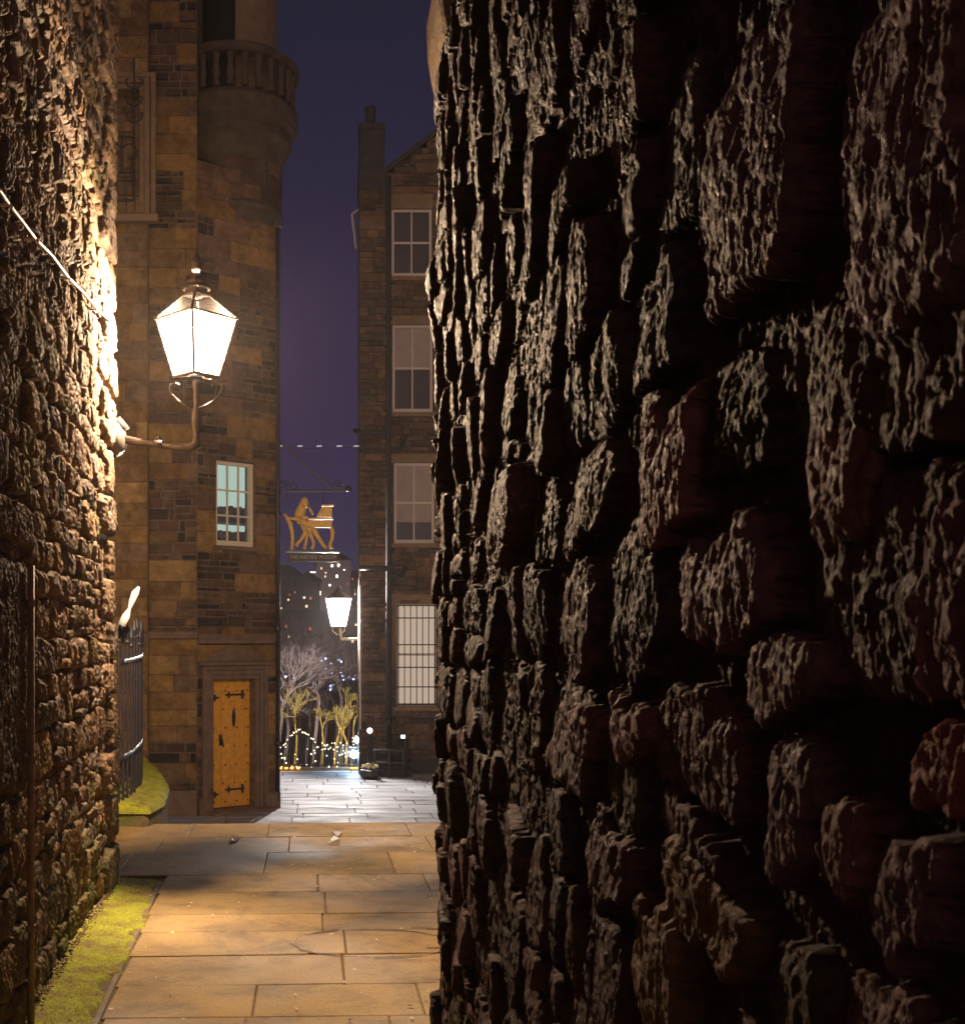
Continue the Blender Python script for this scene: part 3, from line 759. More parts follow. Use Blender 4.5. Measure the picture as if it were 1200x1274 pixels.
    for i in range(3):
        zr = zc+.06+i*.22
        a = -2.9
        while a < -.15:
            da = rg.uniform(.18,.5); r0 = .758+.004
            if rg.random() < .7:
                n = 5; col = rg.choice([(.13,.08,.06),(.10,.07,.06),(.19,.12,.08)])
                vs = []
                for k in range(n):
                    t = a+.01+(da-.02)*k/(n-1)
                    vs += [(c[0]+(r0+.02)*math.cos(t), c[1]+(r0+.02)*math.sin(t), zr),(c[0]+(r0+.02)*math.cos(t), c[1]+(r0+.02)*math.sin(t), zr+.20)]
                q.add(vs, [(2*k,2*k+2,2*k+3,2*k+1) for k in range(n-1)], col)
            a += da
    q.build('drum_masonry', M['masonry'], root)['kind'] = 'stuff'
    # balusters
    for k in range(15):
        t = -math.pi*1.02+k*math.pi*1.05/14
        bx, by = c[0]+.94*math.cos(t), c[1]+.94*math.sin(t); h = MB()
        h.lathe([(.045,0),(.065,.04),(.04,.09),(.062,.2),(.04,.36),(.06,.44),(.065,.50)], (bx,by,zbl+.004), 10)
        h.build('baluster', M['ashlar_dark'], root, smooth=True)
    s = MB(); s.lathe([(.84,.5),(1.03,.5),(1.06,.54),(1.06,.60),(1.0,.66),(.84,.66),(.84,.5)], (c[0],c[1],zbl), 40); s.build('balcony_rail', M['ashlar_dark'], root)
    # upper drum with tall dark opening
    s = MB(); zt2 = zbl+3.2; cr = .70
    s.lathe([(cr,0),(cr,3.2),(.01,3.25)], (c[0],c[1],zbl+.003), 28, a0=R(-84), a1=R(360-130)); 
    s.build('upper_drum', M['ashlar'], root)
    s = MB(); s.lathe([(cr-.16,0),(cr-.16,3.18)], (c[0],c[1],zbl+.003), 8, a0=R(-150), a1=R(-66)); s.build('opening', M['dark'], root)
    # wall between strip and drum, above
    # ---- grand window with iron grille on the wing
    g = MB(); g.T = T0
    for k,(o,pr) in enumerate(((0,.04),(.08,.07),(.17,.05))):
        a0, a1, b0, b1 = gw
        g.box(a0-o-.08,a0-o-.001,-pr,-.014,b0-.3,b1+o+.079); g.box(a1+o+.001,a1+o+.08,-pr,-.014,b0-.3,b1+o+.079); g.box(a0-o-.001,a1+o+.001,-pr-.001,-.014,b1+o+.001,b1+o+.08)
    g.box(gw[0]-.3,gw[1]+.3,-.16,-.014,b0-.42,b0-.31)
    g.build('window_surround', M['ashlar'], root, bevel=.012)
    g = MB(); g.T = T0
    a0, a1 = gw[0]-.1, gw[1]-.03; zl, zh = 8.15, 9.1
    for z in (zl,zl+.30,zl+.42,zh): g.box(a0,a1,-.24,-.215,z-.012,z+.012)
    nb = 12
    for k in range(nb+1):
        u = a0+(a1-a0)*k/nb; g.box(u-.007,u+.007,-.237,-.218,zl-.15,zl+.42); 
        if k % 2: g.box(u-.006,u+.006,-.236,-.219,zh-.14,zh)
    for k in range(4):
        cu = a0+(a1-a0)*(k+.5)/4
        for sgn in (-1,1):
            pts = []
            for i in range(22):
                t = i/21; a = t*7.5; r = .13*(1-t*.8); pts.append((cu+sgn*(.02+.115-r*math.cos(a)), -.228, zl+.62+ r*math.sin(a)+.14*(1-t)))
            g.tube(pts, .012, 6)
        g.box(cu-.02,cu+.02,-.24,-.216,zl+.42,zh)
    g.build('iron_grille', M['iron'], root)
    g = MB(); g.T = T0; u = gw[1]-.045
    g.tube([(u,-.24,zl),(u,-.24,10.25)], .014, 6)
    for z in (9.35,9.6,9.85): 
        for sgn in (-1,1): g.tube([(u,-.24,z-.05),(u+sgn*.10,-.24,z),(u+sgn*.13,-.24,z+.08),(u+sgn*.08,-.24,z+.1)], .014, 6)
    g.build('iron_finial', M['iron'], root)
    # little smooth pier capping the left wing at top right
    g = MB(); g.T = T1; g.box(L1-.02,L1+.3,1.6,2.2,11.0,13.6); g.build('rear_wall', M['ashlar'], root)
    # rainwater pipe on the angle
    p = empty('drainpipe', 'dark iron drainpipe running down the right angle of the stone tower', 'drainpipe')
    q = MB(); x, y = -.50, 19.02
    q.tube([(x,y,-.9),(x,y,zz(283,19))], .035, 8); q.build('pipe', M['iron_old'], p, smooth=True)
    for z in (0,1.8,3.6,5.4,7.0):
        q = MB(); q.lathe([(.036,0),(.05,.0),(.05,.05),(.036,.05)], (x,y,z), 10); q.build('collar', M['iron_old'], p)
    q = MB(); q.box(x-.06,x+.06,y-.06,y+.06,zz(283,19),zz(283,19)+.14); q.build('hopper', M['iron_old'], p, bevel=.01)
m_, nt_, b_, o_ = new_mat('clear_glass')
b_.inputs['Base Color'].default_value = (1,1,1,1); b_.inputs['Roughness'].default_value = 0
tr = nt_.nodes.new('ShaderNodeBsdfTransparent'); gl = nt_.nodes.new('ShaderNodeBsdfGlossy'); gl.inputs['Roughness'].default_value = .03
fr = nt_.nodes.new('ShaderNodeFresnel'); mx = nt_.nodes.new('ShaderNodeMixShader')
nt_.links.new(fr.outputs[0], mx.inputs[0]); nt_.links.new(tr.outputs[0], mx.inputs[1]); nt_.links.new(gl.outputs[0], mx.inputs[2]); nt_.links.new(mx.outputs[0], o_.inputs[0])
M['glass_clear'] = m_
m_ = bpy.data.materials.new('smoked_glass'); m_.use_nodes = True; nt_ = m_.node_tree
for q_ in list(nt_.nodes): nt_.nodes.remove(q_)
o_ = nt_.nodes.new('ShaderNodeOutputMaterial'); tr = nt_.nodes.new('ShaderNodeBsdfTransparent'); gl = nt_.nodes.new('ShaderNodeBsdfPrincipled'); mx = nt_.nodes.new('ShaderNodeMixShader')
gl.inputs['Base Color'].default_value = (.008,.006,.005,1); gl.inputs['Roughness'].default_value = .4; mx.inputs[0].default_value = .93
nt_.links.new(tr.outputs[0], mx.inputs[1]); nt_.links.new(gl.outputs[0], mx.inputs[2]); nt_.links.new(mx.outputs[0], o_.inputs[0])
M['smoked'] = m_
museum()

# ------------------------------------------------------------------ tenement on the right, far side of the court
def tenement():
    rg = random.Random(41); D = 24.0; px = lambda x: (x-PX)/F*D; pz = lambda y: EYE+(PY-y)/F*D
    root = empty('tenement', 'dark gabled stone tenement with sash windows and tall chimney stack', 'building')
    w = MB(); T, L = frame_T((0,D),(1,D))
    w.T = T
    x0, xs, x1 = px(446), px(481), px(548)+3.2
    wins = [(px(487),px(538),pz(344),pz(260)),(px(488),px(538),pz(513),pz(404)),(px(490),px(538),pz(676),pz(576)),(px(493),px(540),pz(879),pz(751))]
    wins = [(a,a+.80,c,d) for a,b,c,d in wins]
    masonry(w, rg, xs, x1, -1.02, pz(215), wins, 'far', mort=(.10,.075,.06))
    # gable above the eaves, in stepped courses under the skew
    zz = pz(215); apex = zz+2.6
    t = 0
    while zz+t < apex-.2:
        h = .25; xl = xs+ (t+.12)*1.28
        masonry(w, rg, xl, x1, zz+t, zz+t+h, [], 'far', mort=(.10,.075,.06)); t += h
    # chimney breast stands 12 cm proud
    masonry(w, rg, x0, xs, -1.02, pz(240), [], 'far', y=-.14, th=.5, mort=(.09,.07,.06))
    w.T = None; w.plate([(x0,D+.34),(x0+.3,D+.34),(x0+1.5,D+7),(x0+.75,D+7)],-1.02,pz(250),(.12,.08,.06))
    w.build('wall', M['masonry_far'], root)
    s = MB(); s.T = T     # roof behind the gable with skew stones
    s.prism([(xs-.02,pz(215)-.02),(xs-.02,pz(215)+.1),(x1,pz(215)+.1+(x1-xs)*.78),(x1,pz(215)-.02+(x1-xs)*.78)], -.08,.2); s.build('skew', M['slate'], root)
    s = MB(); s.T = T; s.prism([(xs,pz(215)-.03),(xs,pz(215)+.03),(x1,pz(215)+.03+(x1-xs)*.78),(x1,pz(215)-.03+(x1-xs)*.78)], .2,6); s.build('roof', M['slate'], root)
    # chimney
    c = MB(); c.T = T
    c.box(x0-.01,xs+.02,-.16,.5,pz(240),pz(212)); c.box(px(447),px(478),-.13,.42,pz(212),pz(160)); c.box(px(446),px(479),-.16,.45,pz(165),pz(156))
    ch = c.build('chimney', M['slate'], root, bevel=.03)
    c = MB(); c.lathe([(.10,0),(.12,.03),(.10,.08),(.10,.32),(.12,.34),(.12,.40),(.09,.40)], (px(461),D+.1,pz(156)), 12); c.build('chimney_pot', M['slate'], ch, smooth=True)
    # dressed margins
    def bx(nm, *q):
        s = MB(); s.T = T; s.box(*q); s.build(nm, M['ashlar'], root, bevel=.006)
    a,b,c_,d = wins[0]; bx('lintel',a-.12,b+.02,-.035,.0,d,pz(242)); bx('jamb',a-.13,a-.002,-.034,.0,pz(296),d-.001)
    for a,b,c_,d in wins[1:]: bx('lintel',a-.1,b+.1,-.036,.0,d+.002,d+.18)
    a,b,c_,d = wins[3]; bx('jamb',a-.09,a-.002,-.033,0,pz(825),d)
    for a,b,c_,d in wins: bx('window_sill',a-.06,b+.06,-.07,.04,c_-.09,c_-.003)
    P = M['whitew']
    sash(root, T, *wins[0], .05, 2, 2, P, [(0,1,M['glass'])], .05, .028)
    a = sash(root, T, *wins[1], .05, 2, 2, P, [(0,.5,M['glass']),(.5,1,M['blind'])], .05, .028)
    sash(root, T, *wins[2], .05, 2, 2, P, [(0,.24,M['blind2']),(.24,1,M['blind'])], .05, .028)
    w4 = sash(root, T, *wins[3], .08, 1, 2, P, [(0,1,M['lit_cream'])], .04, .03)
    g = MB(); g.T = T; a,b,c_,d = wins[3]
    for k in range(7):
        u = a+.04+(b-a-.08)*k/6; g.box(u-.009,u+.009,-.02,.0,c_+.02,d-.02)
    for fz in (.02,.19,.38,.60,.86,.98): g.box(a,b,-.021,-.001,c_+(d-c_)*fz-.012,c_+(d-c_)*fz+.012)
    g.build('window_grille', M['iron'], w4)
    # horizontal bracing and plinth
    s = MB(); s.T = T; s.box(xs,x1,-.09,-.03,-1.02,-.7); s.box(x0,xs,-.2,-.17,-1.02,-.6)
    s.build('plinth', M['slate'], root, bevel=.02)
    # pipes
    def pipe(pts, r, label, brackets=()):
        p = empty('drainpipe', label, 'drainpipe'); q = MB(); q.tube(pts, r, 8); q.build('pipe', M['slate'], p, smooth=True)
        for z in brackets:
            q = MB(); q.lathe([(r,0),(r+.02,0),(r+.02,.07),(r,.07)], (pts[0][0],pts[0][1],z), 10); q.build('collar', M['slate'], p)
    pipe([(px(482),D-.12,-.9),(px(482),D-.12,pz(222))], .065, 'thick dark drainpipe down the middle of the tenement front', (0,2,4,6,8))
    pipe([(px(441),D-.05,pz(536)),(px(446),D-.26,pz(541)),(px(480),D-.26,pz(541))], .045, 'short waste pipe crossing the tenement front below the blind window')
    pipe([(px(446),D-.26,pz(708)),(px(480),D-.27,pz(708)),(px(500),D-.1,pz(716)),(px(504),D-.1,pz(705))], .05, 'lower waste pipe crossing the tenement front above the barred window')
    pipe([(px(484),D-.1,pz(564)),(px(499),D-.1,pz(560)),(px(501),D-.1,pz(548))], .035, 'crooked pipe stub between the second and third tenement windows')
    # rods at upper left corner, catching the light
    q = MB(); q.tube([(px(438),D+.2,pz(262)),(px(441),D+.2,pz(285)),(px(443),D+.2,pz(305))], .022, 6)
    q.tube([(px(438),D+.2,pz(262)),(px(446),D+.1,pz(258))], .02, 6)
    tag(q.build('aerial_bracket', M['white']), 'pale bent rod sticking out from the tenement corner below its chimney', 'bracket')
    # floodlight and low iron rail by the wall foot
    q = empty('floodlight', 'small dark floodlight on a post at the tenement foot', 'floodlight')
    h = MB(); h.tube([(px(502),D-.6,-1.0),(px(502),D-.6,pz(917))], .05, 8); h.build('post', M['iron'], q)
    h = MB(); h.box(px(494),px(503),D-.75,D-.55,pz(916),pz(910)); h.build('lamp_head', M['iron'], q, bevel=.02)
    h = MB(); h.box(px(495),px(500),D-.758,D-.752,pz(915),pz(911)); h.build('lens', M['win_white'], q)
    q = empty('handrail', 'dark iron handrail and steps at the tenement foot', 'handrail')
    h = MB()
    for y in (930,945): h.tube([(px(462),D-.7,pz(y)),(px(500),D-.7,pz(y))], .03, 6)
    h.build('rail', M['iron'], q)
    for x in (463,481,498):
        h = MB(); h.tube([(px(x),D-.7,-1.0),(px(x),D-.7,pz(930))], .028, 6); h.build('post', M['iron'], q)
    h = MB(); h.box(px(458),px(510),D-.62,D-.12,-1.02,-.86); h.box(px(464),px(510),D-.55,D-.13,-.86,-.70); h.build('step', M['slate'], q, bevel=.02)
    q = empty('bollard', 'short dark post with a white globe beside the tenement corner', 'bollard')
    h = MB(); h.tube([(px(457),D-.9,-1.0),(px(457),D-.9,pz(910))], .05, 8); h.build('post', M['iron'], q)
    h = MB(); h.ball((px(457),D-.9,pz(905)), .055); h.build('globe', M['win_white'], q, smooth=True)
tenement()

# ------------------------------------------------------------------ lantern on the left wall
def lantern():
    D = 8.0; cx = (244-PX)/F*D; Z = lambda y: EYE+(PY-y)/F*D
    root = empty('wall_lantern', 'large bright four sided lantern on an iron arm from the left wall', 'lantern')
    zt, zb = Z(397), Z(469); rt, rb = .268, .150
    def ring(mb, r0, r1, z0, z1):      # square frustum ring turned 45 degrees
        mb.lathe([(r0,z0),(r1,z1)], (cx,D,0), 4)
    for k in range(4):
        a0, a1 = k*math.pi/2, (k+1)*math.pi/2; g = MB()
        P = lambda r, a, z: (cx+r*math.cos(a), D+r*math.sin(a), z)
        g.add([P(rb,a0,zb),P(rb,a1,zb),P(rt,a1,zt),P(rt,a0,zt)], [(0,1,2,3)]); g.build('glass_pane', M['lamp_glass'], root)
    f = MB()
    for k in range(4):
        a = k*math.pi/2
        f.tube([(cx+rb*math.cos(a),D+rb*math.sin(a),zb),(cx+rt*math.cos(a),D+rt*math.sin(a),zt)], .007, 6)
        b = a+math.pi/2
        f.tube([(cx+rt*math.cos(a),D+rt*math.sin(a),zt),(cx+rt*math.cos(b),D+rt*math.sin(b),zt)], .010, 6)
        f.tube([(cx+rb*math.cos(a),D+rb*math.sin(a),zb),(cx+rb*math.cos(b),D+rb*math.sin(b),zb)], .012, 6)
    # burner plate in two pieces, slot shaped to throw the paving's streak and shadow
    for poly in ([(-.15,.0),(-.06,-.03),(-.02,-.052),(.015,-.052),(.040,-.02),(.044,.018),(.092,.056),(.0,.15)],
                 [(.012,-.086),(.10,-.05),(.15,.0),(.105,.045),(.060,.010),(.054,-.030),(.028,-.066)]):
        f.plate([(cx+x, D+y) for x, y in poly], zb-.006, zb+.004)
    f.build('frame', M['lamp_iron'], root)
    r = MB(); r.lathe([(.10,zt+.145),(.105,zt+.155),(.075,zt+.17),(.075,zt+.20)], (cx,D,0), 4)
    for k in range(4):
        a = k*math.pi/2; r.tube([(cx+(rt+.012)*math.cos(a),D+(rt+.012)*math.sin(a),zt),(cx+.10*math.cos(a),D+.10*math.sin(a),zt+.15)], .010, 6)
        g = MB(); a1 = a+math.pi/2; g.add([(cx+(rt+.01)*math.cos(a),D+(rt+.01)*math.sin(a),zt+.004),(cx+(rt+.01)*math.cos(a1),D+(rt+.01)*math.sin(a1),zt+.004),(cx+.10*math.cos(a1),D+.10*math.sin(a1),zt+.148),(cx+.10*math.cos(a),D+.10*math.sin(a),zt+.148)], [(0,1,2,3)])
        g.build('roof_pane', M['smoked'], root)
    r.lathe([(.10,zt+.20),(.085,zt+.225),(.085,zt+.24),(.07,zt+.275),(.03,zt+.30)], (cx,D,0), 12)
    r.build('roof', M['lamp_iron'], root)
    n = MB(); n.lathe([(.02,zt+.30),(.025,zt+.315),(.042,zt+.34),(.046,zt+.37),(.03,zt+.40),(.012,zt+.42),(.006,zt+.46),(.001,zt+.47)], (cx,D,0), 10); n.build('finial', M['lamp_iron'], root, smooth=True)
    # stem
    s = MB(); s.lathe([(.022,Z(472)),(.032,Z(477)),(.022,Z(483)),(.018,Z(505)),(.03,Z(508)),(.035,Z(520)),(.035,Z(530)),(.022,Z(535)),(.022,Z(545)),(.034,Z(546)),(.034,Z(552))], (cx,D,0), 12); s.build('stem', M['lamp_iron'], root, smooth=True)
    for sg in (-1,1):
        s = MB(); pts = []
        for (ax, ay) in ((4,508),(13,505),(22,499),(30,491),(33,484),(31,479),(26,477),(21,479),(20,482)):
            pts.append((cx+sg*ax/F*D, D-.02, Z(ay)))
        s.tube(pts, .008, 6); s.build('scroll', M['lamp_iron'], root, smooth=True)
    s = MB(); 
    s.tube([(cx,D,Z(545)),(cx,D,Z(553)),(cx-.04,D,Z(557)),((220-PX)/F*D,D,Z(557)),((180-PX)/F*D,D,Z(551)),((150-PX)/F*D,D,Z(546))], [.034,.038,.036,.021,.022,.030], 10)
    s.lathe([(.02,-.02),(.036,-.02),(.036,.02),(.02,.02)], ((197-PX)/F*D,D,Z(552)), 10)
    s.ball(((197-PX)/F*D,D,Z(545)), .02); s.ball(((226-PX)/F*D,D,Z(556)), .027)
    s.build('arm', M['lamp_iron'], root, smooth=True)
    s = MB(); X0 = (143-PX)/F*D
    s.tube([(X0-.06,D,Z(547)),(X0+.03,D,Z(547)),(X0+.07,D,Z(547))], [.125,.115,.06], 16)
    s.tube([(X0-.03,D,Z(535)),(X0+.03,D,Z(528)),(X0+.05,D,Z(536))], [.05,.055,.05], 10)
    s.tube([(X0-.0,D-.03,Z(560)),(X0+.02,D-.05,Z(572)),(X0+.045,D-.03,Z(565))], .016, 6)
    s.build('wall_bracket', M['lamp_iron'], root, smooth=True)
    m = MB(); m.ball((cx,D,zb+.315), .032, 12, 8); m.build('bulb', glow('lantern_bulb', (1,.85,.65), 30), root, smooth=True)
    l = bpy.data.lights.new('lantern_light', 'POINT'); l.energy = LAMP; l.color = (1,.70,.44); l.shadow_soft_size = .045
    o = bpy.data.objects.new('lantern_light', l); COL.objects.link(o); o.location = (cx, D, zb+.24); o.parent = root
LAMP = 2700.0
lantern()
# far street lamp on the tenement corner
def far_lamp():
    D = 24.35; cx = (421-PX)/F*D; Z = lambda y: EYE+(PY-y)/F*D
    root = empty('wall_lantern', 'small white glaring lantern on a bracket at the tenement corner', 'lantern')
    zt, zb = Z(745), Z(779); rt, rb = .26, .15
    g = MB()
    for k in range(6):
        a0, a1 = k*math.pi/3, (k+1)*math.pi/3; g = MB()
        P = lambda r, a, z: (cx+r*math.cos(a), D+r*math.sin(a), z)
        g.add([P(rb,a0,zb),P(rb,a1,zb),P(rt,a1,zt),P(rt,a0,zt)], [(0,1,2,3)]); g.build('glass_pane', M['far_glass'], root)
    f = MB(); f.lathe([(.001,zb-.02),(rb,zb-.02),(rb,zb),(.001,zb+.01)], (cx,D,0), 6)
    f.build('base', M['lamp_iron'], root)
    r = MB(); r.lathe([(rt+.02,zt),(rt+.02,zt+.02),(.08,zt+.14),(.05,zt+.2),(.001,zt+.26)], (cx,D,0), 6); r.build('roof', M['lamp_iron'], root)
    s = MB(); s.tube([(cx+.03,D,zb),(cx+.04,D,Z(790)),(cx+.06,D,Z(795)),((450-PX)/F*D+.1,D,Z(795))], .03, 8)
    for sg in (-1,1): s.tube([(cx+sg*.02,D,Z(790)),(cx+sg*.12,D,Z(785)),(cx+sg*.12,D,Z(780)),(cx+sg*.07,D,Z(780))], .014, 6)
    s.build('arm', M['white'], root, smooth=True)
    l = bpy.data.lights.new('far_lamp_light', 'POINT'); l.energy = FARLAMP; l.color = (1,.90,.82); l.shadow_soft_size = .08
    o = bpy.data.objects.new('far_lamp_light', l); COL.objects.link(o); o.location = (cx, D, (zt+zb)/2); o.parent = root
    q = MB(); X = (448-PX)/F*23.8; q.tube([(X,23.75,Z(730)),(X,23.75,Z(905))], .014, 6)  # pale tube paints the lamplight on the corner edge
    tag(q.build('cable', M['cable']), 'pale thin strip standing in for the lamplit edge of the tenement corner', 'cable')
FARLAMP = 3800.0
far_lamp()

# ------------------------------------------------------------------ cable, pipe on the left wall
def wall_bits():
    pts = []; 
    key = [(-10,228),(0,237),(12,255),(30,278),(45,298),(65,318),(85,345),(105,365),(122,385),(141,402)]
    for (x, y) in key:
        # depth where the wall face is met
        k = (x-PX)/F; D = (-1.217+.0357*5.2+.062)/(k+.0357)
        D = min(D, 8.0); pts.append(Vector((LW(D)+.062, D, EYE+(PY-y)/F*D)))
    m = MB(); m.tube(pts, .0075, 6)
    for p in pts[2:-1:2]: m.tube([p+Vector((-.05,0,.0)), p+Vector((.008,.0,.0)), p+Vector((.006,.02,-.006))], .006, 5)
    tag(m.build('cable', M['cable'], smooth=True), 'pale thin cable pinned along the upper left wall', 'cable')
    D = 5.0; m = MB(); p = empty('pipe', 'thin brown vertical pipe fixed to the near part of the left wall', 'pipe')
    m.tube([(LW(D)+.055,D,.02),(LW(D)+.055,D,1.92)], .015, 10); m.build('tube', M['pipe'], p, smooth=True)
    for z in (.4,1.1,1.75):
        q = MB(); q.tube([(LW(D)+.055,D,z),(LW(D)+.055,D,z+.03)], .020, 10); q.build('clip', M['pipe'], p)
wall_bits()

# ------------------------------------------------------------------ railing on mossy curved kerb wall
def railing():
    # plan curve of the mossy dwarf wall
    
    inner = [(-2.15,10.55),(-2.15,12),(-2.2,13.4),(-2.35,14.4),(-2.6,15.6)]
    out = [(-1.40,10.50),(-1.34,11.0),(-1.43,12.2),(-1.63,13.3),(-1.88,14.4),(-2.15,15.6)]
    m = MB(); poly = out+inner[::-1]
    m.plate(poly, -1.02, .14, (.2,.15,.1)); o = m.build('dwarf_wall', stone_attr('mossy_stone', (.7,.95), 12, .8, .015, .3, .4, moss=(-.2,1.2)), bevel=.04)
    tag(o, 'low curved kerb wall carrying the spiked railing, its top mossy', 'wall')
    # moss cushion following the top
    n = 220; k = 40; P = np.zeros((k,n,3)); 
    def lerp(c, t):
        t = t*(len(c)-1); i = min(int(t), len(c)-2); f = t-i; return (c[i][0]*(1-f)+c[i+1][0]*f, c[i][1]*(1-f)+c[i+1][1]*f)
    for j in range(n):
        a = lerp(out, j/(n-1)); b = lerp([(-1.95,10.52),(-1.9,12),(-1.95,13.4),(-2.15,14.4),(-2.4,15.6)], j/(n-1))
        for i in range(k):
            t = i/(k-1); P[i,j] = (a[0]*(1-t)+b[0]*t, a[1]*(1-t)+b[1]*t, 0)
    P[...,2] = .150+.03*np.sin(np.linspace(0,1,k)*math.pi)[:,None]**.5 + .07*(fbm(P[...,0]*9, P[...,1]*9, 77, 5, .6)-.5)
    P[0,:,2] = .11; P[0,:,0] += .015; P[:,0,2] = .11; P[:,0,1] -= .012
    o = grid_mesh('moss', P, np.full((k,n,3),.2), M['moss']); tag(o, 'thick yellow moss along the top of the curved kerb wall', 'moss', kind='stuff')
    root = empty('railing', 'curved black spiked iron railing standing on the mossy kerb wall', 'railing')
    path = [(-1.70,10.75),(-1.66,11.3),(-1.68,12.0),(-1.78,12.8),(-1.93,13.6)]
    for nm, z, r in (('top_rail',1.43,.030),('bottom_rail',.56,.028)):
        q = MB(); q.tube([(*lerp(path,t/12),z+.08*t/12) for t in range(13)], r, 6, sq=(1.0,.5)); q.build(nm, M['iron_old'], root, smooth=True)
    for i in range(14):
        x, y = lerp(path, i/13); q = MB(); h = 1.80+.05*math.sin(i*1.7)
        q.tube([(x,y,.13),(x,y,h-.18)], .012, 6); q.lathe([(.016,h-.20),(.026,h-.18),(.018,h-.16),(.030,h-.10),(.002,h)], (x,y,0), 6); q.build('bar', M['iron_old'], root)
    # stout stay post at the near end
    q = MB(); x, y = path[0]; q.tube([(x-.08,y-.15,.12),(x-.09,y-.15,1.5)], .030, 8); 
    for z in (.6,1.35,1.42,1.5): q.lathe([(.03,z),(.048,z+.01),(.048,z+.03),(.03,z+.04)], (x-.09,y-.15,0), 10)
    q.lathe([(.03,1.5),(.045,1.56),(.02,1.62),(.035,1.7),(.002,1.78)], (x-.09,y-.15,0), 8); q.build('post', M['iron_old'], root, smooth=True)
    q = MB(); q.tube([(x-.08,y-.1,.5),(x-.2,y-.05,.34),(x-.33,y-.1,.30),(x-.36,y-.12,.36)], .014, 6); q.build('stay', M['iron_old'], root)
    # leaning finial, the bright light on it painted as white
    q = MB(); D = 10.6; pts = [at(a,b,D) for a,b in ((151,778),(157,766),(161,757),(164,748),(168,738),(173,730))]
    q.tube(pts, [.040,.036,.014,.028,.034,.012], 10, sq=(1,.55)); tag(q.build('finial', plain('lit_white', (.82,.82,.85), .5, 0, .06, 20, .1), root, smooth=True), 'pale white leaf shaped finial')
railing()

